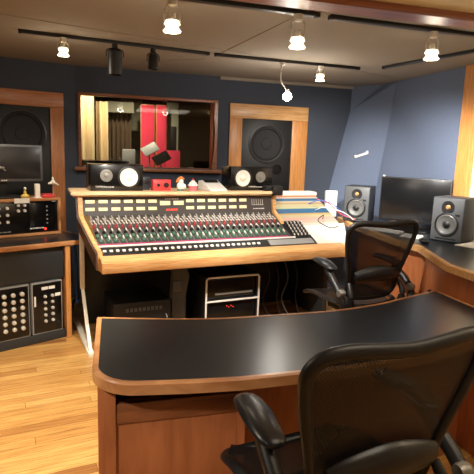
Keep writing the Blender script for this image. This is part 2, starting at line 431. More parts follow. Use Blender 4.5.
t = thing('storage_cabinet', 'dark low cabinet beneath the olive wall cabinet behind the glass', 'cabinet', (.55, 7.6, 0))
bm = nb(); box(bm, -.16, .13, 0, .3, 0, 1.5, .004); obj('body', bm, 'livedark', t)
bm = nb(); box(bm, -.155, .125, -.015, 0, .05, 1.45, .003); obj('door', bm, 'livedark', t)
def redp(x0, x1, y, z1, label):
    t = thing('acoustic_panel', label, 'panel', ((x0+x1)/2, y, 0)); w_ = (x1-x0)/2
    bm = nb(); box(bm, -w_+.012, w_-.012, -.02, .03, .1, z1-.012, .006); obj('fabric_face', bm, 'redpanel', t)
    bm = nb(); box(bm, -w_, w_, .0, .05, z1-.014, z1, .002); box(bm, -w_, -w_+.014, .0, .05, 0, z1, .002); box(bm, w_-.014, w_, .0, .05, 0, z1, .002); obj('frame', bm, 'cherry', t)
redp(.60, .79, 7.0, 2.12, 'wide red acoustic panel in the live room, left one')
redp(.80, .95, 6.95, 2.12, 'narrow red acoustic panel right of the wide red one')
bm = nb(); box(bm, .93, 1.12, 6.85, 6.89, .0, 1.52, .005); tag(obj('low_acoustic_panel', bm, 'redpanel'), 'low red panel showing below the grey gobo in live room', 'panel')
t = thing('gobo', 'tall grey framed gobo with dark pane right of the red panels', 'gobo', (1.07, 7.1, 0))
bm = nb(); box(bm, -.1, .06, 0, .06, 0, 2.17, .004); obj('frame', bm, 'livegrey', t)
bm = nb(); box(bm, -.06, .03, -.012, .0, 1.5, 1.85, .002); obj('pane', bm, 'black', t)
def mstand(x, y, z, m, label, rz):
    t = thing('music_stand', label, 'music stand', (x, y, 0), rz)
    hw = .10
    bm = nb(); box(bm, -hw, hw, -.006, .006, -.07, .07, .004, mtx=Matrix.Translation((0, 0, z)) @ Matrix.Rotation(R(-28), 4, 'Y') @ Matrix.Rotation(R(-40), 4, 'X')); obj('desk', bm, m, t)
    bm = nb(); tube(bm, [(0, .03, .2), (0, .03, z-.02)], .01, 8, k=1); obj('pole', bm, 'grey', t)
    for k in range(3):
        a = k*2*PI/3; bm = nb(); tube(bm, [(0, .03, .3), (.25*math.cos(a), .03+.25*math.sin(a), .012)], .009, 6, k=1); obj('leg', bm, 'grey', t)
mstand(.655, 6.3, 1.53, 'steel', 'pale grey music stand in front of the red panels', R(8))
mstand(.765, 6.05, 1.43, 'blackmatte', 'black music stand, lower right of the pale grey one', R(4))
bm = nb(); box(bm, .34, .5, 6.6, 6.75, 1.28, 1.52, .01); box(bm, .37, .47, 6.63, 6.72, 0, 1.28, .005); tag(obj('amplifier_case', bm, 'steel'), 'pale grey case on a stand below the olive cabinet behind the glass', 'case')
t = thing('equipment_cabinet', 'dark low cabinet with two doors at the lower left behind the glass', 'cabinet', (.06, 6.15, 0))
bm = nb(); box(bm, -.40, .30, -.18, .18, 0.0, 1.36, .006); obj('body', bm, 'black', t)
bm = nb(); box(bm, -.42, .32, -.20, .20, 1.36, 1.385, .006); obj('top', bm, 'blackgloss', t)
for a, b_ in ((-.39, -.055), (-.045, .29)):
    bm = nb(); box(bm, a, b_, -.195, -.18, .05, 1.33, .004); d_ = obj('door', bm, 'charcoal', t)
    bm = nb(); tube(bm, [((a+b_)/2-.04, -.2, 1.2), ((a+b_)/2+.04, -.2, 1.2)], .006, 6, k=1); obj('handle', bm, 'grey', d_)
for k, (x, m, z, lab) in enumerate([(1.04, 'whitepl', 1.36, 'small white cup on the ledge behind the right of the window'), (1.12, 'whitepl', 1.35, 'white saucer beside the small cup behind the window')]):
    bm = nb(); lathe(bm, [(0, 0), (.028, 0), (.034, .02 if k else .045), (0, .02 if k else .045)], 16); o = tag(obj('cup' if k == 0 else 'saucer', bm, m, loc=(x, 5.62, 1.3)), lab, 'cup' if k == 0 else 'saucer')
bm = nb(); box(bm, .96, 1.22, 5.5, 5.75, .0, 1.3, .005); tag(obj('side_cabinet', bm, 'livedark'), 'dark narrow cabinet behind the right end of the window', 'cabinet')
for k, (x, y) in enumerate([(-.07, 6.1), (.24, 6.2), (.5, 6.2)]):
    t = thing('downlight', ['downlight above the bright cream curtain, leftmost of three', 'middle downlight of the three behind the glass', 'rightmost of the three downlights behind the glass'][k], 'downlight', (x, y, 2.42), 0, 'live room downlights')
    bm = nb(); lathe(bm, [(.03, 0), (.045, 0), (.045, -.02), (.03, -.02)], 16); obj('trim_ring', bm, 'whitepl', t)
    bm = nb(); lathe(bm, [(0, -.004), (.029, -.004), (.029, -.012), (0, -.018)], 16); obj('lens', bm, 'downl', t)

# ------------------------------------------------------------------ soffit loudspeakers
def soffit(name, label, mtx_loc, rz, x0, x1, ix0, ix1, z0, z1, iz, wc, wr, mh, mv, port=None):
    t = thing(name, label, 'speaker', mtx_loc, rz)
    bm = nb(); box(bm, x0, x1, -.03, 0, iz, z1, .004); obj('frame_rail', bm, mh, t)
    for a, b in ((x0, ix0), (ix1, x1)):
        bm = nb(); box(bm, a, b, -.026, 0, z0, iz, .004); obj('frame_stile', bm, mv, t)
    bm = nb(); box(bm, ix0, ix1, -.012, 0, z0, iz, .002); obj('baffle', bm, 'black', t)
    Mx = Matrix.Translation((wc[0], -.012, wc[1])) @ Matrix.Rotation(PI/2, 4, 'X')
    bm = nb(); lathe(bm, [(wr, 0), (wr, .012), (wr*.93, .016), (wr*.87, .008), (wr*.87, 0)], 40, Mx); w_ = obj('woofer', bm, 'ring', t)
    bm = nb(); lathe(bm, [(wr*.88, .006), (wr*.8, .011), (wr*.76, .003), (wr*.3, .0012), (wr*.28, .006), (0, .012)], 40, Mx); obj('cone', bm, 'conebl', w_)
    if port:
        Mp = Matrix.Translation((port[0], -.012, port[1])) @ Matrix.Rotation(PI/2, 4, 'X')
        bm = nb(); lathe(bm, [(.055, 0), (.055, .006), (.045, .006), (.042, .001), (0, .001)], 24, Mp); obj('port', bm, 'blackgloss', t)
    return t
soffit('soffit_speaker', 'wall-mounted main speaker in an orange oak frame right of the window', (0, YB, 0), 0, 1.375, 2.265, 1.515, 2.085, .95, 2.04, 1.89, (1.80, 1.63), .205, 'oak', 'oakz', (1.93, 1.36))
soffit('soffit_speaker', 'wall-mounted main speaker in red oak frame behind the left monitor', (-.17, YB, 0), SY, -.98, -.125, -.83, -.25, .3, 2.03, 1.89, (-.50, 1.64), .215, 'oakred', 'oakredz')

# ------------------------------------------------------------------ mixing console
con = thing('mixing_console', 'large wooden-framed mixing console with rows of coloured knobs', 'mixing console', (.04, 3.52, 0), R(9.7))
def K(x, y): return x-(.15*min(y, .6)-.2*max(0, y-.6))*(1-x/2.13)
def warp(co): return (K(co.x, co.y), co.y, co.z)
bm = nb(); prism(bm, [(0, .675), (.012, .66), (.13, .66), (.13, .768), (.03, .762), (.0, .745)], 0.0, 2.13, 'x', .006, 2); obj('armrest', bm, 'oak', con)
# lower shell and surface
bm = nb(); prism(bm, [(.131, .66), (.131, .766), (.225, .812), (.60, .985), (.63, 1.15), (.92, 1.15), (.92, .95), (.58, .915)], .045, 1.69, 'x', warp=warp); obj('body', bm, 'panel2', con)
bm = nb(); prism(bm, [(.232, .817), (.60, .988), (.598, .990), (.231, .8185)], .047, 1.69, 'x', warp=warp); obj('channel_plate', bm, 'panel', con)
bm = nb(); prism(bm, [(.598, .99), (.6265, 1.148), (.624, 1.149), (.595, .991)], .047, 1.69, 'x', warp=warp); obj('meter_plate', bm, 'panel', con)
bm = nb(); prism(bm, [(.222, .811), (.236, .818), (.234, .824), (.220, .817)], .047, 1.72, 'x', warp=warp); obj('white_strip', bm, 'pale', con)
bm = nb(); prism(bm, [(.242, .821), (.256, .8275), (.254, .831), (.240, .825)], .047, 1.66, 'x', warp=warp); obj('magenta_strip', bm, 'magenta', con)
bm = nb(); prism(bm, [(.125, .655), (.125, .80), (.24, .84), (.56, 1.0), (.585, 1.15), (.93, 1.15), (.93, .945), (.57, .905)], 0.012, .045, 'x', .004, warp=warp); obj('end_cheek', bm, 'oak', con)
bm = nb(); prism(bm, [(.128, .662), (.128, .79), (.243, .83), (.564, .99), (.59, 1.148), (.925, 1.148), (.925, .95), (.573, .912)], -.002, .012, 'x', .002, warp=warp); obj('side_skin', bm, 'sidebrown', con)
bm = nb(); prism(bm, [(.43, .86), (.43, .925), (.57, 1.01), (.595, 1.15), (.93, 1.15), (.93, .86)], 1.69, 1.725, 'x', .004, warp=warp); obj('end_cheek', bm, 'oak', con)
# top ledge (oak, paled as if brightly lit)
bm = nb(); prism(bm, [(-.13, .545), (1.72, .545), (1.76, .98), (-.10, .98)], 1.165, 1.19, 'z', .004); prism(bm, [(-.11, .575), (1.70, .575), (1.74, .96), (-.09, .96)], 1.15, 1.166, 'z', .003); obj('top_ledge', bm, 'litoak', con)
# right wing: patch bay slope and writing surface
bm = nb(); prism(bm, [(.131, .66), (.131, .768), (.22, .80), (.47, .885), (.47, .66)], 1.89, 2.0, 'x')
prism(bm, [(.131, .66), (.131, .768), (.22, .80), (.47, .885), (.47, .66)], 2.0, 2.16, 'x', warp=lambda c: (c.x+(c.x-2.0)/.16*.62*(c.y-.05), c.y, c.z)); obj('writing_surface', bm, 'palewhite', con)
bm = nb(); prism(bm, [(.131, .66), (.131, .766), (.225, .812), (.47, .925), (.47, .66)], 1.69, 1.89, 'x'); obj('master_section', bm, 'panel2', con)
t = nb()
def quadbox(t, a, b, c, d, th):
    a, b, c, d = map(Vector, (a, b, c, d)); n = (b-a).cross(c-a).normalized()*th
    v = [t.verts.new(p) for p in (a, b, c, d)]; u = [t.verts.new(p-n) for p in (a, b, c, d)]
    t.faces.new(v); t.faces.new(u[::-1])
    for i in range(4): t.faces.new((v[i], u[i], u[(i+1) % 4], v[(i+1) % 4]))
    bmesh.ops.recalc_face_normals(t, faces=t.faces[:])
quadbox(t, (1.73, .45, .875), (2.36, .45, .875), (2.24, .76, 1.15), (1.73, .76, 1.15), .03); obj('patch_bay', t, 'patch', con)
bm = nb(); prism(bm, [(.45, .64), (.45, .85), (.76, 1.11), (.92, 1.11), (.92, .64)], 1.736, 2.2, 'x'); obj('wing_body', bm, 'panel2', con)
bm = nb(); prism(bm, [(1.735, .745), (2.27, .745), (2.30, .92), (1.735, .92)], 1.13, 1.165, 'z', .004); obj('wing_ledge', bm, 'pale', con)
# meters
mb = nb(); box(mb, -.036, .036, -.006, .004, -.0135, .0135, .002)
first = obj('meter', mb, 'meter', con); tilt = R(-10)
def mpos(x, z): y = .60+(z-.985)*.03/.165-.006; return (K(x, y), y, z)
spots = [(.105+.098*k, z) for z in (1.108, 1.048) for k in range(6)] + [(.915+.098*k, z) for z in (1.108, 1.048) for k in range(6)]
first.location = mpos(*spots[0]); first.rotation_euler = (tilt, 0, 0)
for s in spots[1:]: rep(first, mpos(*s), (tilt, 0, 0))
mb = nb(); box(mb, -.045, .045, -.006, .004, -.018, .018, .002); m2 = obj('output_meter', mb, 'meter', con); m2.location = mpos(.70, 1.09); m2.rotation_euler = (tilt, 0, 0); rep(m2, mpos(.815, 1.09), (tilt, 0, 0))
# small writing and marks on the meter bridge
marks('bridge_lettering', con, mpos(.757, 1.126), (tilt, 0, 0), 'pale', [.012, .01, .014, .006, .02, .012, .016], .009)
marks('red_lettering', con, mpos(.757, 1.035), (tilt, 0, 0), 'ledred', [.02, .01, .024, .012, .014], .009)
bm = nb()
for k in range(6): box(bm, -.07+k*.022, -.067+k*.022, -.002, .001, -.025, .025)
box(bm, -.07, .05, -.002, .001, -.028, -.025); o = obj('engraved_scale', bm, 'pale', con); o.location = mpos(1.56, 1.09); o.rotation_euler = (tilt, 0, 0)
marks('bridge_lettering', con, mpos(1.56, 1.03), (tilt, 0, 0), 'pale', [.016, .03, .02, .034], .008)
for k in range(12):
    x = spots[12+k if k > 5 else k][0]
# channel controls
NCH = 30; SL = math.atan2(.171, .367)
def kp(x, y, dz=.0): z = .8185+(y-.232)*.171/.367; return (K(x, y)-0, y-dz*math.sin(SL), z+dz*math.cos(SL))
xs = [.085+.0535*k for k in range(NCH)]
def knobmesh(r, h):
    b = nb(); lathe(b, [(r*1.1, 0), (r, h*.3), (r*.85, h), (0, h)], 10); return b
def row(name, m, y, r=.013, h=.02, xs_=xs, dx=0):
    o = obj(name, knobmesh(r, h), m, con); o.location = kp(xs_[0]+dx, y, .002); o.rotation_euler = (SL, 0, 0)
    for x in xs_[1:]: rep(o, kp(x+dx, y, .002), (SL, 0, 0))
def caprow(name, m, y, s, xs_=xs, dx=0, bev=.003):
    b = nb(); box(b, -s[0], s[0], -s[1], s[1], 0, s[2], bev); o = obj(name, b, m, con); o.location = kp(xs_[0]+dx, y, .002); o.rotation_euler = (SL, 0, 0)
    for x in xs_[1:]: rep(o, kp(x+dx, y, .002), (SL, 0, 0))
caprow('fader_cap', 'green', .285, (.009, .02, .012)); caprow('equalizer_cap', 'green', .34, (.009, .02, .012), dx=-.006)
caprow('send_cap', 'pale', .315, (.004, .018, .016), dx=.016, bev=.001)
row('pan_knob', 'rubber', .385, .013, .018); caprow('pointer_cap', 'pale', .405, (.0045, .02, .018), dx=.014, bev=.001)
row('gain_knob', 'red', .445, .0095, .016); row('trim_knob', 'rubber', .425, .010, .018, dx=.02); row('input_knob', 'red', .472, .0075, .014, dx=.012)
# pale toggles at the top of each channel
def toggles():
    b = nb(); tube(b, [(0, 0, 0), (-.008, .004, .02)], [.0045, .004], 6, k=1); o = obj('toggle_switch', b, 'silver', con)
    pts = [(x+d, y) for y, d in ((.515, 0), (.545, .014), (.575, .02)) for x in xs]
    o.location = kp(pts[0][0], pts[0][1]); o.rotation_euler = (SL, 0, 0)
    for p in pts[1:]: rep(o, kp(*p), (SL, 0, 0))
toggles()
b = nb()
for y, d in ((.53, .026), (.56, .0), (.50, .03), (.50, .0), (.53, 0)):
    for x in xs: box(b, -.003, .003, -.011, .011, 0, .009, mtx=Matrix.Translation(kp(x+d, y)) @ Matrix.Rotation(SL, 4, 'X') @ Matrix.Rotation(R(28), 4, 'Z'))
o = obj('small_switches', b, 'pale', con); o['kind'] = 'stuff'
# divider lines between channels
b = nb()
for x in xs:
    x -= .0267
    prism(b, [(.258, .8315), (.595, .988), (.594, .991), (.257, .834)], x-.0012, x+.0012, 'x', warp=warp)
o = obj('channel_divider_lines', b, 'steel', con)
# white push buttons in the dark strip by the armrest
b = nb(); box(b, -.0125, .0125, -.012, .012, 0, .012, .004); o = obj('push_button', b, 'whitepl', con)
def bp(x): return (K(x, .172), .172, .787)
bx_ = [.075+.0465*k for k in range(28)]
o.location = bp(bx_[0]); o.rotation_euler = (R(26), 0, 0)
for x in bx_[1:]: rep(o, bp(x), (R(26), 0, 0))
# master section: grey plate and its own rows
b = nb(); prism(b, [(.14, .772), (.205, .8035), (.203, .809), (.138, .778)], 1.42, 1.86, 'x'); obj('master_plate', b, 'steel', con)
b = nb()
for j in range(5):
    for k in range(5):
        x, y = 1.705+k*.038+.006*j, .255+j*.042
        lathe(b, [(.009, 0), (.0075, .016), (0, .016)], 8, Matrix.Translation((x, y, .8185+(y-.232)*.461)))
o = obj('master_knobs', b, 'rubber', con); o['kind'] = 'stuff'
b = nb()
for j in range(5):
    for k in range(5):
        x, y = 1.722+k*.038+.006*j, .262+j*.042
        box(b, -.003, .003, -.013, .013, 0, .012, mtx=Matrix.Translation((x, y, .8185+(y-.232)*.461)) @ Matrix.Rotation(SL, 4, 'X'))
o = obj('master_switches', b, 'pale', con); o['kind'] = 'stuff'
# plinth legs and underside structure
b = nb(); box(b, -.075, -.04, .53, .56, .42, .915, .003); prism(b, [(.56, .46), (.53, .42), (.16, .0), (.23, .0)], -.07, -.045, 'x', .002); box(b, -.08, -.035, .15, .9, 0, .03, .003); obj('leg', b, 'palewhite', con)  # left leg whitened to carry the lamp light falling on it
b = nb(); box(b, 2.1, 2.15, .3, .86, .0, .66, .004); obj('leg', b, 'charcoal', con)
b = nb(); box(b, .0, 2.2, .86, .9, .02, .95, .004); obj('modesty_panel', b, 'black', con)

def child_of_console(x, y): 
    v = Matrix.Rotation(R(9.7), 3, 'Z') @ Vector((x, y, 0)); return (.04+v.x, 3.52+v.y)
# white score sheet on the writing surface
x, y = child_of_console(1.96, .25)
b = nb(); box(b, -.06, .09, -.09, .09, 0, .0015); o = tag(obj('label_sheet', b, 'paper'), 'white printed sheet lying on the right end of the console', 'paper'); o.location = (x, y, .8125); o.rotation_euler = (R(18.8), 0, R(9.7))
t_ = nb()
for k in range(5): box(t_, -.045, .05+.008*(k % 3), -.055+k*.025, -.051+k*.025, .0015, .002)
obj('print_lines', t_, 'grey', o)
# studio monitors on the ledge
def nearfield(x, y, label, rz, mirror):
    px, py = child_of_console(x, y)
    t = thing('nearfield_monitor', label, 'speaker', (px, py, 1.19), R(9.7)+rz, 'sideways nearfield monitors on the console')
    b = nb(); box(b, -.215, .215, 0, .22, 0, .215, .006); obj('cabinet', b, 'blackgloss', t)
    s = -1 if mirror else 1
    Mx = Matrix.Translation((s*.095, -.001, .112)) @ Matrix.Rotation(PI/2, 4, 'X')
    b = nb(); lathe(b, [(.092, 0), (.092, .006), (.078, .008), (.076, .0)], 36, Mx); wf = obj('woofer', b, 'rubber', t)
    b = nb(); lathe(b, [(.075, .004), (.07, .009), (.03, -.0005+.002), (.026, .008), (.012, .014), (0, .016)], 36, Mx); obj('cone', b, 'white', wf)
    Mx = Matrix.Translation((-s*.088, -.001, .125)) @ Matrix.Rotation(PI/2, 4, 'X')
    b = nb(); lathe(b, [(.05, 0), (.05, .004), (.036, .005), (.034, .001), (.02, .001), (.016, .009), (0, .013)], 30, Mx); obj('tweeter', b, 'grey', t)
    text('maker_text', 'YAMAHA', .02, 'pale', t, (-.135 if not mirror else .0, -.001, .035), (PI/2, 0, 0))
    marks('model_lettering', t, (-.06 if not mirror else .075, -.001, .033), (0, 0, 0), 'pale', [.01, .008, .012, .018], .006)
    return t
nearfield(.25, .66, 'black sideways monitor with white cone, left end of console ledge', 0, False)
nearfield(1.49, .67, 'black sideways monitor with white cone, right end of console ledge', 0, True)
def on_ledge(x, y): p = child_of_console(x, y); return (p[0], p[1], 1.19)
t = thing('preamp_box', 'small red metal box with two black knobs on the console ledge', 'audio device', on_ledge(.63, .66), R(9.7))
b = nb(); box(b, -.078, .078, 0, .08, 0, .095, .006); obj('body', b, 'redbox', t)
for dx, r in ((-.035, .013), (.035, .022)):
    b = nb(); lathe(b, [(r, 0), (r*.9, .016), (0, .016)], 18, Matrix.Translation((dx, 0, .05)) @ Matrix.Rotation(PI/2, 4, 'X')); obj('knob', b, 'black', t)
t = thing('talkback_speaker', 'tiny dark box between the left monitor and the red box', 'speaker', on_ledge(.515, .76), R(9.7))
b = nb(); box(b, -.035, .035, 0, .06, 0, .11, .006); obj('body', b, 'charcoal', t)
b = nb(); box(b, -.026, .026, -.003, .001, .05, .1, .003); obj('grille', b, 'rubber', t)
# figurines
t = thing('bird_figurine', 'little white figurine with orange crest and green base on console', 'figurine', on_ledge(.80, .68), R(9.7))
b = nb(); ell(b, (0, 0, .04), (.034, .026, .036)); ell(b, (.004, 0, .078), (.022, .02, .024)); ell(b, (.03, 0, .035), (.02, .018, .026)); obj('body', b, 'white', t)
b = nb(); tube(b, [(-.035, 0, .07), (-.022, 0, .098), (.004, 0, .112), (.03, 0, .098)], [.008, .012, .012, .007], 8); obj('crest', b, 'orange', t)
b = nb(); lathe(b, [(0, 0), (.03, 0), (.028, .012), (0, .012)], 16); obj('base', b, 'green', t)
t = thing('cupcake_figurine', 'little cupcake figurine with white icing and pink cup', 'figurine', on_ledge(.915, .68), R(9.7))
b = nb(); lathe(b, [(0, 0), (.03, 0), (.042, .042), (0, .042)], 20); obj('cup', b, 'pink', t)
b = nb(); ell(b, (0, 0, .048), (.046, .04, .018)); ell(b, (0, 0, .064), (.034, .03, .017)); ell(b, (0, 0, .078), (.018, .016, .014)); obj('icing', b, 'white', t)
b = nb(); ell(b, (0, 0, .096), (.01, .01, .01)); obj('cherry', b, 'redbox', t)
# white desk phone style remote
t = thing('remote_controller', 'white slanted remote with a dark screen on the console ledge', 'remote', on_ledge(1.13, .60), R(9.7+8)); t.scale = (1.2, 1.1, 1.15)
b = nb(); prism(b, [(0, 0), (.2, 0), (.2, .07), (.16, .075), (0, .012)], -.075, .075, 'x', .004); obj('body', b, 'whitepl', t)
b = nb(); box(b, -.058, .058, -.02, .02, 0, .004, .001, mtx=Matrix.Translation((0, .13, .067)) @ Matrix.Rotation(R(21.5), 4, 'X')); obj('screen', b, 'screendk', t)
b = nb()
for i in range(5):
    for j in range(3): box(b, -.055+i*.024, -.037+i*.024, -.007, .007, 0, .003, mtx=Matrix.Translation((0, .025+j*.025, .0165+(.025+j*.025)*.35)) @ Matrix.Rotation(R(21.5), 4, 'X'))
obj('keypad', b, 'pale', t)
# black camera-like box on the right end
t = thing('headphone_amplifier', 'small black box at the right end of console ledge', 'audio device', on_ledge(1.66, .58), R(9.7))
b = nb(); box(b, -.07, .10, -.01, .08, 0, .05, .006); obj('body', b, 'rubber', t)
b = nb(); box(b, -.02, .08, -.06, -.01, -.035, .045, .006); obj('bracket', b, 'rubber', t)
# patch cables
def wpt(x, y, z): p = child_of_console(x, y); return (p[0], p[1], z)
for pts, m, lab in [
    ([wpt(2.16, .60, 1.0), wpt(2.2, .5, 1.04), wpt(2.36, .42, 1.0), wpt(2.46, .38, .93)], 'pale', 'white patch cable looping from the right edge of the patch bay'),
    ([wpt(2.12, .66, 1.06), wpt(2.2, .58, 1.10), wpt(2.32, .52, 1.06), wpt(2.48, .5, .93)], 'blue', 'blue patch cable plugged into the patch bay'),
    ([wpt(2.2, .52, .93), wpt(2.12, .40, .98), wpt(2.05, .38, .93), wpt(2.15, .32, .872), wpt(2.3, .4, .872)], 'rubber', 'black patch cable curling over the foot of the patch bay'),
    ([wpt(2.24, .70, 1.1), wpt(2.34, .62, 1.06), wpt(2.4, .5, .97), wpt(2.5, .4, .93)], 'redbox', 'red patch cable at the right of the patch bay')]:
    b = nb(); tube(b, pts, .0045, 8); tag(obj('patch_cable', b, m), lab, 'cable', 'patch cables')

# ------------------------------------------------------------------ gear under the console
def under(x, y, rz=0): p = child_of_console(x, y); return (p[0], p[1], 0), R(9.7)+rz
loc, rz = under(.87, .22)
t = thing('equipment_rack', 'black rack case edged in pale trim with two units, under the console', 'equipment rack', loc, rz)
W = .50
for a, b_ in ((0, .018), (W-.018, W)):
    b = nb(); box(b, a, b_, 0, .45, .0, .50, .004); obj('side_panel', b, 'black', t)
b = nb(); box(b, 0, W, 0, .45, .50, .516, .004); obj('top_panel', b, 'black', t)
b = nb(); box(b, .018, W-.018, 0, .44, .30, .314, .002); obj('shelf', b, 'black', t)
b = nb(); box(b, .018, W-.018, 0.02, .44, .01, .03, .002); obj('bottom_panel', b, 'black', t)
b = nb(); tube(b, [(.006, -.004, 0), (.006, -.004, .49), (.02, -.004, .51), (W-.02, -.004, .51), (W-.006, -.004, .49), (W-.006, -.004, 0)], .0085, 8, False, 1, hint=(0, 1, 0)); box(b, .01, W-.01, -.010, .0, .300, .314, .002); obj('front_trim', b, 'pale', t)
def unit(par_loc, rz, x0, z0, w, h, label, bar):
    u = thing('rack_unit', label, 'audio device', par_loc, rz)
    b = nb(); box(b, x0, x0+w, .02, .4, z0, z0+h, .004); obj('chassis', b, 'blackgloss', u)
    b = nb()
    if bar: box(b, x0+.07, x0+w-.04, .008, .02, z0+h*.22, z0+h*.32, .002)
    else:
        for k in range(4): box(b, x0+.18+k*.02, x0+.184+k*.02, .014, .02, z0+h*.86-(k % 2)*.012, z0+h*.86+.004-(k % 2)*.012)
    obj('display_bar' if bar else 'indicator', b, 'steel' if bar else 'ledred', u)
    return u
unit(loc, rz, .022, .318, W-.044, .17, 'black unit with a grey bar, upper one in the rack below console', True)
unit(loc, rz, .022, .035, W-.044, .25, 'black unit with red indicator lights, lower one in the rack below console', False)
loc, rz = under(.14, .3)
t = thing('power_amplifier', 'black amplifier with pale lettering on the floor under console', 'amplifier', loc, rz)
b = nb(); box(b, 0, .46, 0, .4, 0, .34, .006); obj('chassis', b, 'black', t)
marks('front_lettering', t, (.24, -.001, .28), (0, 0, 0), 'bezel', [.022]*9, .03, .012)
for k in range(2):
    b = nb(); tube(b, [(.04+.38*k, -.0, .1), (.04+.38*k, -.03, .12), (.04+.38*k, -.03, .2), (.04+.38*k, 0, .22)], .006, 6, k=2); obj('handle', b, 'grey', t)
loc, rz = under(.63, .42, R(-8))
b = nb(); prism(b, [(0, .3), (.13, .28), (.17, .5), (.12, .62), (.02, .60)], 0, .05, 'y', .012); box(b, .02, .1, -.012, .0, .36, .46, .01)
box(b, .02, .14, .01, .05, .0, .3, .004); o = tag(obj('headphone_bag', b, 'bezel'), 'grey cloth bag hanging in the shadow under the console', 'bag'); o.location = loc; o.rotation_euler = (0, 0, rz)
for k in range(4):
    x = 1.55+k*.1
    pts = [wpt(x, .5, .62), wpt(x+.03, .42, .4), wpt(x-.04+.05*(k % 2), .4, .2), wpt(x+.06, .34, .02), wpt(x+.25, .3, .012)]
    b = nb(); tube(b, pts, .007, 7); tag(obj('loose_cable', b, 'rubber' if k != 2 else 'bezel'), 'loose cable hanging down to the floor under the console', 'cable', 'cables under the console')

# ------------------------------------------------------------------ left equipment desk
RL = (-.67, 3.85, 0); RY = R(27)
def rloc(x, y, z=0): v = Matrix.Rotation(RY, 3, 'Z') @ Vector((x, y, 0)); return (RL[0]+v.x, RL[1]+v.y, z)
rd = thing('equipment_desk', 'black-topped desk with oak edges holding two control boxes, at left', 'desk', RL, RY)
b = nb(); prism(b, [(-.5, .02), (.735, .02), (.66, .80), (-.5, .80)], .772, .80, 'z', .003); obj('desktop', b, 'laminate', rd)
b = nb(); box(b, -.5, .75, 0, .022, .765, .802, .005); prism(b, [(.735, .02), (.75, .02), (.675, .80), (.66, .80)], .765, .802, 'z', .003); obj('desk_edge', b, 'edge', rd)
b = nb(); box(b, .51, .535, .03, .74, 0, .757, .003); box(b, .497, .538, .015, .03, 0, .757, .003); obj('side_panel', b, 'oakz', rd)
b = nb(); box(b, -.5, .497, .055, .09, .50, .757, .002); obj('apron', b, 'charcoal', rd)
b = nb(); box(b, -.5, .497, .04, .09, 0, .07, .002); obj('kickboard', b, 'charcoal', rd)
b = nb(); box(b, -.5, .497, .35, .37, .07, .5, .002); obj('back_panel', b, 'black', rd)
b = nb(); box(b, -.5, .497, .05, .74, .055, .07, .002); obj('shelf', b, 'charcoal', rd)
def module(x0, x1, label, cols, rows, kr, m, tags):
    t = thing('control_box', label, 'audio device', rloc(x0, .045, .072), RY); w = x1-x0; h = .418
    b = nb(); box(b, 0, w, 0, .28, 0, h, .003); obj('case', b, 'steel', t)
    b = nb(); box(b, .008, w-.008, -.004, 0, .01, h-.012, .002); obj('faceplate', b, 'blackgloss', t)
    k0 = nb(); lathe(k0, [(kr, 0), (kr*.9, .014), (kr*.6, .018), (0, .018)], 16); kn = None
    for i, x in enumerate(cols):
        for z in rows:
            if kn is None: kn = obj('knob', k0, m, t); kn.location = (x, -.004, z); kn.rotation_euler = (PI/2, 0, 0)
            else: rep(kn, (x, -.004, z), (PI/2, 0, 0))
    for a in tags:
        b = nb(); box(b, a[0], a[1], -.006, -.003, a[2], a[3]); obj('label_tag', b, 'paper', t)
    return t
module(-.16, .215, 'control box with three columns of silver knobs under the left desk', [.19, .255, .32], [.35-.054*k for k in range(6)], .017, 'silver', [(.085, .115, .22, .31)])
module(.235, .475, 'control box with two columns of knobs, right one under the desk', [.10, .158], [.30-.05*k for k in range(5)], .0125, 'silver', [(.015, .028, .23, .31), (.075, .125, .355, .378), (.13, .18, .355, .378), (.18, .225, .29, .315)])
b = nb(); box(b, 0, .14, 0, .12, 0, .022, .004); o = tag(obj('small_case', b, 'charcoal'), 'thin dark case lying on top of the right control box', 'case'); o.location = rloc(.26, .10, .4905); o.rotation_euler = (0, 0, RY)

# wood-framed rack on the desk
t = thing('desktop_rack', 'pale wooden rack case with black faders and knobs on the left desk', 'equipment rack', rloc(-.3, .36, .802), RY)
x1 = .92
b = nb(); box(b, 0, x1, 0, .34, .285, .305, .003); obj('top_panel', b, 'edge', t)
b = nb(); box(b, 0, x1, 0, .34, 0, .022, .003); obj('bottom_panel', b, 'edge', t)
b = nb(); box(b, x1-.022, x1, 0, .34, .022, .285, .003); obj('side_panel', b, 'edge', t)
b = nb(); box(b, 0, .02, 0, .34, .022, .285, .003); obj('side_panel', b, 'edge', t)
b = nb(); box(b, .02, x1-.022, .02, .33, .022, .285, .003); fp = obj('black_unit', b, 'blackgloss', t)
b = nb(); box(b, .66, .78, .012, .021, .075, .27, .004); obj('dark_screen', b, 'screendk', t)
kb = nb(); lathe(kb, [(.013, 0), (.011, .016), (0, .016)], 14); kn = obj('knob', kb, 'pale', t); first = True
for i in range(7):
    for j in range(3):
        p = (.10+i*.065, .02, .235-j*.055)
        if first: kn.location = p; kn.rotation_euler = (PI/2, 0, 0); first = False
        else: rep(kn, p, (PI/2, 0, 0))
for i in range(2):
    for j in range(2): rep(kn, (.575+i*.05, .02, .255-j*.045), (PI/2, 0, 0))
b = nb()
for k in range(6): box(b, .38+.0, .386, .014, .02, .06+k*.03, .075+k*.03); 
for k in range(5): box(b, .80, .812, .012, .02, .09+k*.035, .102+k*.035, .001)
obj('slider', b, 'steel', t)
b = nb(); lathe(b, [(.009, 0), (.008, .006), (0, .006)], 12, Matrix.Translation((.79, .02, .05)) @ Matrix.Rotation(PI/2, 4, 'X')); obj('indicator', b, 'ledred', t)
marks('panel_lettering', t, (.72, .019, .06), (0, 0, 0), 'pale', [.02, .012, .03, .014, .018], .01)
marks('panel_lettering', t, (.45, .019, .045), (0, 0, 0), 'steel', [.03, .02, .034, .024], .008)
zt = 1.107
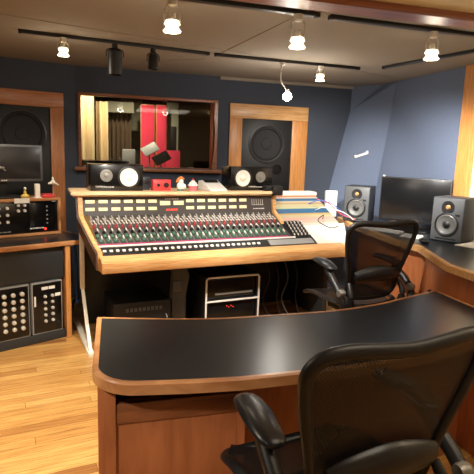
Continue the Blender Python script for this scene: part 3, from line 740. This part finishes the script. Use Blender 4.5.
# monitor on the rack
t = thing('computer_monitor', 'grey-bezelled flat monitor on the desktop rack at left', 'monitor', rloc(.215, .52, zt), RY+R(2))
b = nb(); box(b, -.32, .32, -.025, .02, .13, .43, .008); obj('housing', b, 'bezel', t)
b = nb(); box(b, -.298, .298, -.028, -.024, .155, .412, .002); obj('screen', b, 'screen', t)
b = nb(); box(b, -.03, .03, .0, .02, .01, .2, .004); box(b, -.03, .03, -.005, .02, .11, .14, .004); obj('stand_neck', b, 'rubber', t)
b = nb(); box(b, -.13, .13, -.1, .1, 0, .016, .006); obj('stand_base', b, 'rubber', t)
marks('bezel_lettering', t, (0, -.0255, .142), (0, 0, 0), 'pale', [.012, .01, .012], .008)
# trinkets
t = thing('paper_stand', 'slim white stand between the monitor and the red tin', 'stand', rloc(.455, .44, zt), RY)
b = nb(); box(b, -.02, .02, -.015, .015, 0, .115, .003); obj('post', b, 'paper', t)
b = nb(); box(b, -.035, .035, -.03, .03, 0, .006, .002); obj('base', b, 'paper', t)
t = thing('toy_figurine', 'yellow and white toy figurine in front of the left monitor', 'figurine', rloc(.335, .385, zt), RY)
b = nb(); ell(b, (0, 0, .02), (.035, .018, .02)); ell(b, (.0, 0, .045), (.012, .012, .03)); obj('body', b, 'yellow', t)
b = nb(); ell(b, (0, -.004, .082), (.011, .011, .013)); obj('head', b, 'white', t)
t = thing('bird_ornament', 'small white winged ornament at the corner of the left monitor', 'ornament', rloc(.565, .38, zt-.03), RY)
b = nb(); ell(b, (0, 0, .16), (.016, .03, .02)); ell(b, (0, -.0, .185), (.009, .01, .02)); tube(b, [(-.04, 0, .15), (0, 0, .155), (.05, 0, .135)], [.006, .014, .004], 8); obj('body', b, 'white', t)
b = nb(); tube(b, [(0, 0, 0), (0, 0, .145)], .003, 6, k=1); lathe(b, [(0, 0), (.02, 0), (.018, .006), (0, .006)], 14); obj('stand', b, 'steel', t)
b = nb(); box(b, -.055, .055, -.03, .03, 0, .026, .008); box(b, -.045, .045, -.025, .025, .026, .034, .003); o = tag(obj('red_tin', b, 'redbox'), 'small red tin at the right end of the desktop rack', 'tin'); o.location = rloc(.535, .42, zt); o.rotation_euler = (0, 0, RY)
b = nb(); box(b, -.05, .05, -.03, .03, 0, .022, .008); o = tag(obj('red_box', b, 'redbox'), 'small red box at the left picture edge on the rack', 'box'); o.location = rloc(.04, .385, zt); o.rotation_euler = (0, 0, RY)
b = nb(); box(b, -.06, .06, -.0012, .0, -.02, .02); o = tag(obj('paper_label', b, 'paper'), 'white paper slip stuck on the front edge of the rack top', 'paper'); o.location = rloc(.30, .359, 1.095); o.rotation_euler = (0, 0, RY)
b = nb(); ell(b, (0, 0, .0), (.05, .02, .012)); tube(b, [(.03, 0, 0), (.055, 0, -.025)], .005, 6, k=1); tube(b, [(-.03, 0.02, 0), (-.1, .1, -.03), (-.13, .12, -.28)], .006, 6); o = tag(obj('clip_lamp', b, 'grey'), 'silver clip lamp in front of the left monitor at picture edge', 'clip lamp'); o.location = rloc(.15, .42, 1.355); o.rotation_euler = (0, 0, RY)
# cable bundle hanging beside the desk
for k, (dx, m) in enumerate([(0, 'rubber'), (.022, 'rubber'), (.044, 'blue'), (.066, 'rubber'), (.088, 'rubber')]):
    p = rloc(.575+dx, .12+.03*(k % 2))
    b = nb(); tube(b, [(p[0], p[1], .74), (p[0]+.01, p[1], .5), (p[0]-.01+.01*k, p[1]+.01, .3), (p[0]+.015, p[1]+.03, .2+.02*k), (p[0]+.03, p[1]+.06, .26)], .009, 7)
    tag(obj('hanging_cable', b, m), 'cable in the bundle hanging between left desk and console' if m != 'blue' else 'blue cable in the bundle hanging beside the left desk', 'cable', 'cable bundle beside the left desk')

# ------------------------------------------------------------------ producer desk in the foreground
def arc(cx, cy, r, a0, a1, n=8): return [(cx+r*math.cos(R(a0+(a1-a0)*k/n)), cy+r*math.sin(R(a0+(a1-a0)*k/n))) for k in range(n+1)]
far = [(.3, 2.29), (.55, 2.25), (.80, 2.25), (1.15, 2.26), (1.45, 2.32), (1.70, 2.41), (2.0, 2.52)]
near = [(2.0, 1.90), (1.75, 1.80), (1.4, 1.68), (1.0, 1.61), (.72, 1.595), (.48, 1.59)]
outline = [(0.0, 2.36)]+[tuple(v.xy) for v in spline([(a, b_, 0) for a, b_ in [(.0, 2.36)]+far], 4)][1:]+[tuple(v.xy) for v in spline([(a, b_, 0) for a, b_ in near], 4)]+[(.3, 1.605)]+arc(.155, 1.80, .175, 268, 184, 10)
def inset(poly, d):
    out = []; n = len(poly)
    for i in range(n):
        p0, p1, p2 = Vector(poly[i-1]), Vector(poly[i]), Vector(poly[(i+1) % n])
        e1 = (p1-p0).normalized(); e2 = (p2-p1).normalized(); n1 = Vector((e1.y, -e1.x)); n2 = Vector((e2.y, -e2.x))
        m_ = (n1+n2); m_ = m_/max(.5, m_.length_squared/2) if m_.length > 0 else n1
        out.append(tuple(p1+m_*d/1.0))
    return out
def area(p): return sum(p[i-1][0]*p[i][1]-p[i][0]*p[i-1][1] for i in range(len(p)))/2
if area(outline) < 0: inner = inset(outline, .022)
else: inner = inset(outline, -.022)
def ring_edge(name, outer, inn, z0, z1, m, parent):
    t = nb(); n = len(outer); prof = [(0, z0), (0, z1-.006), (.3, z1), (1, z1), (1, z0)]
    vs = [[t.verts.new((o_[0]+(i_[0]-o_[0])*f_, o_[1]+(i_[1]-o_[1])*f_, z)) for f_, z in prof] for o_, i_ in zip(outer, inn)]
    for i in range(n):
        a, b = vs[i], vs[(i+1) % n]
        for j in range(len(prof)): k = (j+1) % len(prof); t.faces.new((a[j], b[j], b[k], a[k]))
    bmesh.ops.recalc_face_normals(t, faces=t.faces[:])
    return obj(name, t, m, parent)
pd = thing('producer_desk', 'black laminate desk with curved oak edge in the foreground', 'desk', (0, 0, 0))
ring_edge('desk_edge', outline, inner, .708, .752, 'edge', pd)
b = nb(); prism(b, inner, .712, .75, 'z'); obj('desktop', b, 'laminate', pd)
# pedestal under the left end
b = nb(); box(b, .0, .06, 1.79, 2.18, 0, .70, .002); obj('side_panel', b, 'cherry', pd)
b = nb(); box(b, .06, .54, 1.82, 2.18, .60, .708, .002); obj('recess_shade', b, 'black', pd)  # black block, the shade of the gap under the desktop put into colour
b = nb(); box(b, -.002, .062, 1.75, 1.79, 0, .708, .003); obj('corner_post', b, 'cherry', pd)
b = nb(); box(b, .535, .57, 1.77, 1.81, 0, .708, .003); obj('corner_post', b, 'cherry', pd)
b = nb(); box(b, .062, .535, 1.76, 1.785, .530, .610, .003); obj('rail', b, 'cherryx', pd)
b = nb(); box(b, .062, .535, 1.77, 1.79, .03, .530, .002); obj('door', b, 'cherry', pd)
b = nb(); box(b, .05, .56, 1.81, 2.18, .0, .60, .002); obj('pedestal_body', b, 'cherry', pd)
b = nb(); box(b, .57, 1.93, 2.10, 2.13, 0, .708, .003); obj('modesty_panel', b, 'cherry', pd)
b = nb(); box(b, 1.9, 1.98, 1.92, 2.45, 0, .708, .003); obj('end_panel', b, 'cherry', pd)

# right-hand desk along the wall
rdp = [(2.335, 4.18), (2.27, 3.38), (2.30, 3.14), (2.09, 2.56), (2.07, 1.6), (2.935, 1.6), (2.935, 4.75), (2.45, 4.75)]
sd = thing('side_desk', 'black-topped angled desk with oak edge along the blue wall', 'desk', (0, 0, 0))
inn = inset(rdp, -.03 if area(rdp) > 0 else .03)
ring_edge('desk_edge', rdp, inn, .855, .902, 'oak', sd)
b = nb(); prism(b, inn, .865, .90, 'z'); obj('desktop', b, 'laminate', sd)
pin = inset(rdp, -.06 if area(rdp) > 0 else .06)
for i, nm in ((0, 'front_panel'), (1, 'front_panel'), (2, 'front_panel'), (3, 'front_panel')):
    a, c = Vector((*pin[i], 0)), Vector((*pin[i+1], 0)); d = (c-a); ln = d.length
    b = nb(); box(b, 0, ln, 0, .02, 0.0, .855, .001, mtx=Matrix.Translation(a) @ Matrix.Rotation(math.atan2(d.y, d.x), 4, 'Z')); obj(nm, b, 'cherry', sd)
b = nb(); box(b, 2.9, 2.93, 2.0, 4.6, 0, .855, .002); obj('wall_support', b, 'cherry', sd)

# studio monitors on the side desk
def krk(name, label, loc, rz, group=None):
    t = thing(name, label, 'speaker', loc, rz, group)
    W_, H_, D_ = .125, .345, .27
    b = nb(); box(b, -W_, W_, 0, D_, 0, H_, .008); obj('cabinet', b, 'charcoal', t)
    b = nb(); box(b, -W_+.006, W_-.006, -.006, .001, .006, H_-.006, .005); obj('front_baffle', b, 'bezel', t)
    Mx = Matrix.Translation((0, -.006, .135)) @ Matrix.Rotation(PI/2, 4, 'X')
    b = nb(); lathe(b, [(.094, 0), (.094, .006), (.086, .009), (.080, .003), (.080, .0)], 36, Mx); w_ = obj('woofer', b, 'black', t)
    b = nb(); lathe(b, [(.079, .005), (.073, .009), (.068, .004), (.03, -.001), (.027, .004), (0, .012)], 36, Mx); obj('cone', b, 'cone', w_)
    b = nb(); lathe(b, [(.027, .005), (.02, .012), (0, .015)], 24, Mx); obj('dust_cap', b, 'black', w_)
    Mx = Matrix.Translation((0, -.006, .27)) @ Matrix.Rotation(PI/2, 4, 'X')
    b = nb(); lathe(b, [(.05, 0), (.05, .005), (.042, .006), (.022, .001), (.018, .001)], 30, Mx); tw = obj('tweeter', b, 'black', t)
    b = nb(); lathe(b, [(.019, .001), (.013, .009), (0, .012)], 20, Mx); obj('dome', b, 'brass', tw)
    b = nb(); box(b, .06, .095, -.0075, -.006, .205, .222, .0005); obj('badge', b, 'black', t)
    b = nb(); box(b, -.08, .08, -.008, -.005, .018, .03, .002); obj('port_slot', b, 'black', t)
    return t
krk('studio_monitor', 'grey upright studio monitor with copper tweeter at right, nearest the picture edge', (2.635, 3.27, .903), R(-60), 'upright studio monitors')
krk('studio_monitor', 'grey upright studio monitor with copper tweeter between console and large monitor', (2.46, 4.38, .903), R(-42), 'upright studio monitors')
b = nb(); box(b, -.06, .06, 0, .05, 0, .27, .004); o = tag(obj('cardboard_sleeve', b, 'paper'), 'white box standing just behind the left upright monitor', 'box'); o.location = (2.36, 4.72, .903); o.rotation_euler = (0, 0, R(-8))
# large dark monitor
t = thing('computer_monitor', 'large black flat monitor standing before the blue wall', 'monitor', (2.70, 3.80, .903), R(-48))
b = nb(); box(b, -.30, .30, -.02, .02, .075, .465, .006); obj('housing', b, 'black', t)
b = nb(); box(b, -.29, .29, -.023, -.019, .087, .455, .001); obj('screen', b, 'screendk', t)
b = nb(); box(b, -.04, .04, .0, .02, .01, .2, .004); obj('stand_neck', b, 'black', t)
b = nb(); box(b, -.15, .15, -.10, .08, 0, .014, .005); obj('stand_base', b, 'blackgloss', t)
b = nb(); box(b, -.008, .008, -.02, .012, .0, .012, .003); o = obj('webcam', b, 'pale', t); o.location = (-.28, 0, .465)
def keyboard(label, loc, rz, L_, D_):
    t = thing('keyboard', label, 'keyboard', loc, rz)
    b = nb(); box(b, -L_/2, L_/2, -D_/2, D_/2, 0, .014, .004); obj('case', b, 'whitepl', t)
    k = nb(); box(k, -.0085, .0085, -.0085, .0085, 0, .006, .002); kk = obj('key', k, 'paper', t); first = True
    nx = min(22, int(L_/.021)); ny = int(D_/.022)
    for j in range(ny):
        for i in range(nx):
            if first: kk.location = (-L_/2+.014+i*(L_-.028)/(nx-1), -D_/2+.014+j*(D_-.028)/(ny-1), .014); first = False
            elif j*nx+i < 100: rep(kk, (-L_/2+.014+i*(L_-.028)/(nx-1), -D_/2+.014+j*(D_-.028)/(ny-1), .014))
keyboard('pale full keyboard in front of the large black monitor', (2.40, 3.80, .903), R(-62), .38, .12)
keyboard('short white keypad beside the longer keyboard on the side desk', (2.47, 3.47, .903), R(-55), .16, .12)
b = nb(); ell(b, (0, 0, .014), (.03, .05, .016)); o = tag(obj('computer_mouse', b, 'rubber'), 'black mouse near the base of right upright monitor', 'mouse'); o.location = (2.42, 3.24, .903)
b = nb(); tube(b, [(2.43, 3.28, .909), (2.5, 3.38, .909), (2.6, 3.52, .909), (2.62, 3.62, .918)], .004, 6); tag(obj('mouse_cable', b, 'rubber'), 'thin black cable running from the mouse to the monitor', 'cable')
b = nb(); box(b, -.15, .15, -.1, .1, 0, .004); o = tag(obj('paper_stack', b, 'paper'), 'white papers lying right of the right upright monitor', 'paper'); o.location = (2.78, 3.08, .903); o.rotation_euler = (0, 0, R(20))
t = thing('junction_box', 'small grey box with cable on the side desk panel', 'junction box', (2.13, 2.80, .62), R(60))
b = nb(); box(b, -.03, .03, -.045, .0, -.03, .03, .006); obj('body', b, 'grey', t)
b = nb(); tube(b, [(.03, -.02, 0), (.09, -.05, .02), (.16, -.06, -.01)], .012, 8); obj('plug', b, 'rubber', t)

# ------------------------------------------------------------------ mesh office chairs
def back_pt(u, h):
    """backrest surface: u sideways, h up from the seat; wraps forward at the sides and leans back"""
    return Vector((u, -.22-.24*h+.35*u*u, .50+h))
def chair(label, loc, rz, s):
    t = thing('office_chair', label, 'chair', loc, rz, 'black mesh office chairs'); t.scale = (s, s, s)
    half = [(.0, .538), (.10, .545), (.18, .55), (.24, .54), (.272, .505), (.272, .45), (.255, .37), (.232, .29), (.212, .21), (.20, .13), (.19, .07), (.15, .035), (.07, .025), (0, .022)]
    loop = half+[(-u, h) for u, h in half[-2:0:-1]]
    # the top rail is broad and flattened, the side rails slimmer
    def rad(u, h): return .021 if h > .5 else .018
    b = nb(); tube(b, [back_pt(u, h) for u, h in loop], [rad(u, h) for u, h in loop], 12, True, 5, .75, (0, 1, .2)); obj('back_frame', b, 'rubber', t)
    b = nb(); rows = []; hs = [.03+.51*j/20 for j in range(21)]
    hv = spline([(u, h, 0) for u, h in half], 6)
    def wid(h):
        best = 0
        for a, c in zip(hv, hv[1:]):
            if (a.y-h)*(c.y-h) <= 0: best = max(best, a.x, c.x)
        return max(best, .05) if h < .54 else .19
    for h in hs:
        w_ = wid(h); rows.append([b.verts.new(back_pt(w_*(i/12*2-1), min(h, .535))+Vector((0, .004, 0))) for i in range(13)])
    for a, c in zip(rows, rows[1:]):
        for i in range(12): b.faces.new((a[i], a[i+1], c[i+1], c[i]))
    obj('back_mesh', b, 'weave', t)
    # lumbar pad behind the mesh
    b = nb(); top = [back_pt(u, .185+.02*math.cos(u*9))+Vector((0, -.024, 0)) for u in (-.175, -.12, -.05, .0, .05, .12, .175)]
    tube(b, top, [.016, .022, .026, .027, .026, .022, .016], 12, False, 4, 2.0, (0, 0, 1)); o = obj('lumbar_pad', b, 'armpad', t)
    # yoke and spine
    for sx in (-1, 1):
        b = nb(); tube(b, [back_pt(sx*.205, .14)+Vector((0, -.02, 0)), (sx*.215, -.30, .56), (sx*.19, -.27, .45), (sx*.12, -.18, .40), (0, -.06, .385)], [.015, .022, .026, .026, .03], 10, False, 5); obj('yoke_arm', b, 'rubber', t)
    # arms: stem, bracket and long curved pad; the right one is swung out a little
    for sx, e in ((-1, 0), (1, .075)):
        b = nb(); tube(b, [(sx*(.215+e*.3), -.27, .44), (sx*(.25+e*.8), -.27, .50), (sx*(.262+e), -.23, .58), (sx*(.250+e), -.07, .695)], [.024, .026, .024, .026], 10); ar = obj('arm_stem', b, 'rubber', t)
        b = nb(); tube(b, [(sx*(.243+e), -.14, .705), (sx*(.243+e), -.134, .709), (sx*(.243+e), -.11, .716), (sx*(.243+e), -.06, .726), (sx*(.238+e), .0, .732), (sx*(.231+e), .08, .732), (sx*(.226+e), .115, .726), (sx*(.225+e), .13, .720)], [.006, .026, .040, .047, .050, .044, .030, .006], 16, False, 4, .45, (0, 0, 1)); obj('arm_pad', b, 'armpad', ar)
        b = nb(); lathe(b, [(.0, -.024), (.022, -.024), (.026, -.01), (.026, .012), (.018, .024), (0, .024)], 14, Matrix.Translation((sx*(.262+e*.8), -.262, .58)) @ Matrix.Rotation(PI/2, 4, 'Y')); obj('height_knob', b, 'grey', ar)
    # seat: frame ring, mesh, front edge
    so = [(-.20, -.22), (0, -.235), (.20, -.22), (.245, -.10), (.25, .10), (.235, .22), (.14, .26), (0, .27), (-.14, .26), (-.235, .22), (-.25, .10), (-.245, -.10)]
    b = nb(); tube(b, [(x, y, .465+.03*(abs(x)/.25)**2-(.03 if y > .2 else 0)) for x, y in so], .020, 10, True, 4, .7); sf = obj('seat_frame', b, 'rubber', t)
    b = nb(); rows = []
    for j in range(9):
        y = -.22+j*.48/8; w_ = .235 if -.15 < y < .2 else .2
        rows.append([b.verts.new((w_*(i/8*2-1), y, .448+.035*(abs(i/8*2-1))**2-(.012 if j == 8 else 0))) for i in range(9)])
    for a, c in zip(rows, rows[1:]):
        for i in range(8): b.faces.new((a[i], a[i+1], c[i+1], c[i]))
    obj('seat_mesh', b, 'weave', sf)
    b = nb(); box(b, -.11, .11, -.16, .12, .365, .42, .02); obj('tilt_mechanism', b, 'rubber', t)
    b = nb(); lathe(b, [(0, .10), (.035, .10), (.033, .22), (.024, .225), (.024, .37), (0, .37)], 20); obj('gas_column', b, 'grey', t)
    for k in range(5):
        a = 2*PI*k/5+.3; c, s_ = math.cos(a), math.sin(a)
        b = nb(); tube(b, [(.02*c, .02*s_, .13), (.16*c, .16*s_, .115), (.30*c, .30*s_, .08)], [.032, .024, .018], 8, False, 3); lg = obj('leg', b, 'rubber', t)
        b = nb(); lathe(b, [(0, -.02), (.026, -.02), (.03, -.012), (.03, .012), (.026, .02), (0, .02)], 18, Matrix.Translation((.30*c, .30*s_, .030)) @ Matrix.Rotation(a+PI/2, 4, 'Z') @ Matrix.Rotation(PI/2, 4, 'Y'))
        box(b, .292*c-.012, .292*c+.012, .292*s_-.012, .292*s_+.012, .03, .085, .004); obj('caster', b, 'black', lg)
    return t
chair('black mesh office chair between the console and the side desk, in the middle distance', (1.85, 3.30, 0), R(8), 1.05)
chair('black mesh office chair with curved armrest in the near right foreground', (.71, 1.37, 0), R(8), 1.04)

# ------------------------------------------------------------------ track lighting
def track(a, c, z, label, w_=.017):
    a, c = Vector((*a, 0)), Vector((*c, 0)); d = c-a; ln = d.length
    t = thing('lighting_track', label, 'lighting track', (a.x, a.y, z), math.atan2(d.y, d.x), 'black ceiling lighting tracks')
    b = nb(); box(b, 0, ln, -w_, w_, -.022, 0, .003); obj('rail', b, 'rubber', t)
    for x in (0, ln): 
        b = nb(); box(b, x-.012, x+.012, -w_-.002, w_+.002, -.025, 0, .003); obj('end_cap', b, 'black', t)
    return t
track((-.47, 3.80), (.86, 4.01), CZ, 'long black ceiling track with two black can lights, at the left')
track((.93, 4.02), (2.21, 4.08), CZ, 'black ceiling track carrying the hanging white globe bulb')
track((2.38, 3.94), (2.58, 2.95), CZ, 'black ceiling track running along the right wall')
track((.12, 2.62), (1.17, 2.66), CZ, 'near black track beside the wooden beam, left length', .02)
track((1.26, 2.67), (2.5, 2.70), CZ, 'near black track beside the wooden beam, right length', .02)

def spot(name, loc, target, power, size=70, blend=.6, col=(1, .86, .68), r=.03):
    ld = bpy.data.lights.new(name, 'SPOT'); ld.energy = power; ld.spot_size = R(size); ld.spot_blend = blend; ld.color = col; ld.shadow_soft_size = r
    o = bpy.data.objects.new(name, ld); COL.objects.link(o); o.location = loc
    d = Vector(target)-Vector(loc); o.rotation_euler = d.to_track_quat('-Z', 'Y').to_euler(); return o
def point(name, loc, power, col=(1, .86, .68), r=.05):
    ld = bpy.data.lights.new(name, 'POINT'); ld.energy = power; ld.color = col; ld.shadow_soft_size = r
    o = bpy.data.objects.new(name, ld); COL.objects.link(o); o.location = loc; return o

def spotlight(x, y, drop, label, s=1.):
    """clear lamp in a wire stirrup hanging from the track"""
    t = thing('track_spotlight', label, 'spotlight', (x, y, CZ-.022), 0, 'glowing track spotlights')
    b = nb(); lathe(b, [(0, 0), (.022*s, 0), (.022*s, -.03), (.012*s, -.036), (0, -.036)], 18); obj('track_adapter', b, 'whitepl', t)
    zb = -drop
    for sx in (-1, 1):
        b = nb(); tube(b, [(0, 0, -.03), (sx*.022*s, 0, -.034), (sx*.034*s, 0, -.05), (sx*.034*s, 0, zb*.65), (sx*.034*s, 0, zb+.045)], .0035*s, 6, False, 2); obj('stirrup', b, 'silver', t)
    b = nb(); lathe(b, [(0, zb+.085*1), (.014*s, zb+.085), (.016*s, zb+.055), (.028*s, zb+.045), (.024*s, zb+.05), (0, zb+.06)], 20); obj('lamp_socket', b, 'silver', t)
    b = nb(); lathe(b, [(.028*s, zb+.048), (.036*s, zb+.030), (.026*s, zb+.022), (.030*s, zb+.012), (.040*s, zb-.002), (.036*s, zb-.006)], 24); obj('glass_ring', b, 'lampglass', t)
    b = nb(); ell(b, (0, 0, zb+.022), (.017*s, .017*s, .022)); obj('bulb', b, 'bulb', t)
    return (x, y, CZ-.03-drop-.02)
L1 = spotlight(-.20, 3.84, .115, 'glowing spotlight in wire stirrup, leftmost on the far track')
L2 = spotlight(.38, 2.63, .15, 'glowing spotlight hanging above the console window, on the near track', 1.15)
L3 = spotlight(1.06, 2.65, .165, 'glowing spotlight below the wooden beam, at centre top', 1.15)
L4 = spotlight(1.93, 2.685, .15, 'glowing spotlight in front of the blue wall at upper right', 1.15)
L5 = spotlight(1.85, 4.063, .115, 'small glowing spotlight on the far track, right of globe bulb')
# hanging globe bulb
t = thing('hanging_bulb', 'round white bulb dangling on a curved cord from the track', 'light bulb', (1.50, 4.047, CZ-.022))
b = nb(); lathe(b, [(0, 0), (.02, 0), (.02, -.02), (.008, -.026), (0, -.026)], 16); obj('track_adapter', b, 'whitepl', t)
b = nb(); tube(b, [(0, 0, -.02), (-.012, 0, -.08), (-.006, 0, -.15), (.03, 0, -.2), (.05, 0, -.225)], .005, 8); obj('cord', b, 'whitepl', t)
b = nb(); lathe(b, [(0, -.21), (.014, -.21), (.016, -.24), (0, -.24)], 14, Matrix.Translation((.052, 0, 0))); obj('socket', b, 'whitepl', t)
b = nb(); ell(b, (.054, 0, -.268), (.036, .036, .036)); obj('globe', b, 'bulbw', t)
LB = (1.554, 4.047, CZ-.03-.32)
def can(x, y, h, r, label):
    t = thing('can_spotlight', label, 'spotlight', (x, y, CZ-.022), 0, 'black can spotlights on the far track')
    b = nb(); lathe(b, [(0, 0), (.02, 0), (.02, -.03), (0, -.03)], 14); obj('track_adapter', b, 'black', t)
    b = nb(); tube(b, [(-r-.008, 0, -.09), (-r-.004, 0, -.045), (0, 0, -.03), (r+.004, 0, -.045), (r+.008, 0, -.09)], .004, 6, False, 3); obj('yoke', b, 'rubber', t)
    b = nb(); lathe(b, [(0, -.04), (r*.7, -.04), (r, -.055), (r, -h), (r*.9, -h), (r*.85, -h+.04), (0, -h+.04)], 24); obj('housing', b, 'rubber', t)
can(.15, 3.90, .215, .052, 'larger black can spotlight hanging left of the window')
can(.43, 3.945, .15, .036, 'smaller black can spotlight to the right of the larger one')
# more fittings of the same run, over the floor at the left
L6 = spotlight(-.62, 2.22, .15, 'glowing spotlight at the left end of the near track', 1.15)

WARM = (1, .88, .70); NEUT = (1, .945, .86)
spot('spot_beam', L1, (-.5, 4.3, .6), 22, 120, .8, WARM)
spot('spot_beam', L2, (.45, 3.95, .85), 105, 62, .8, NEUT)
spot('spot_beam', L3, (1.6, 3.7, .75), 105, 76, .8, NEUT)
spot('spot_beam', L4, (2.97, 4.15, 1.1), 230, 64, 1.0, (1, .96, .92), .05)
spot('spot_beam', L5, (2.3, 4.9, 1.2), 45, 100, .9, NEUT)
spot('spot_beam', L6, (-.75, 2.6, 0), 190, 84, .8, WARM)
point('globe_light', LB, 6, NEUT)
for p in (L1, L2, L3, L4, L5): point('lamp_spill', (p[0], p[1], p[2]), 1.6, WARM, .04)
# unseen fill lights added around the viewer, not fittings of the room
def area_(name, loc, rot, sx, sy, power, col):
    ld = bpy.data.lights.new(name, 'AREA'); ld.shape = 'RECTANGLE'; ld.size = sx; ld.size_y = sy; ld.energy = power; ld.color = col
    o = bpy.data.objects.new(name, ld); COL.objects.link(o); o.location = loc; o.rotation_euler = rot
    return o
area_('added_fill', (1.3, .5, 2.26), (0, 0, 0), 1.0, 1.0, 8, WARM)
spot('spot_beam', (-.9, .2, 2.2), (.22, 1.8, .30), 60, 30, .8, NEUT, .06)  # added beam without a fitting, brightens the desk pedestal
point('added_fill', (2.6, .8, 1.95), 7, WARM, .05)  # added to brighten the ceiling bay and the desk
area_('added_fill', (-1.6, 1.6, 2.26), (0, 0, 0), .6, .6, 14, WARM)
# live room lamps
for x, y, e in ((-.1, 6.15, 22), (.24, 6.25, 8), (.6, 6.3, 26)):
    spot('downlight_beam', (x, y, 2.38), (x+.02, y+.5, 1.2), e, 120, .7, (1, .86, .62))
point('live_room_lamp', (-.3, 6.3, 2.0), 3, (1, .82, .55), .08)

wd = bpy.data.worlds.new('World'); scn.world = wd; wd.use_nodes = True
wd.node_tree.nodes['Background'].inputs['Color'].default_value = (.9, .85, .8, 1); wd.node_tree.nodes['Background'].inputs['Strength'].default_value = .05

# ------------------------------------------------------------------ camera
TH, P_, RO = R(16), R(9.8), R(2)
fw = Vector((math.sin(TH)*math.cos(P_), math.cos(TH)*math.cos(P_), -math.sin(P_)))
r0 = Vector((math.cos(TH), -math.sin(TH), 0)); u0 = r0.cross(fw)
rt = r0*math.cos(RO)+u0*math.sin(RO); up = -r0*math.sin(RO)+u0*math.cos(RO)
cd = bpy.data.cameras.new('camera'); cam = bpy.data.objects.new('camera', cd); COL.objects.link(cam)
cd.sensor_width = 36; cd.lens = 36*500/474; cd.clip_start = .05
cam.matrix_world = Matrix(((rt.x, up.x, -fw.x, 0), (rt.y, up.y, -fw.y, 0), (rt.z, up.z, -fw.z, 1.55), (0, 0, 0, 1)))
scn.camera = cam
scn.view_settings.view_transform = 'Standard'; scn.view_settings.look = 'None'; scn.view_settings.gamma = 1; scn.view_settings.exposure = 0.9
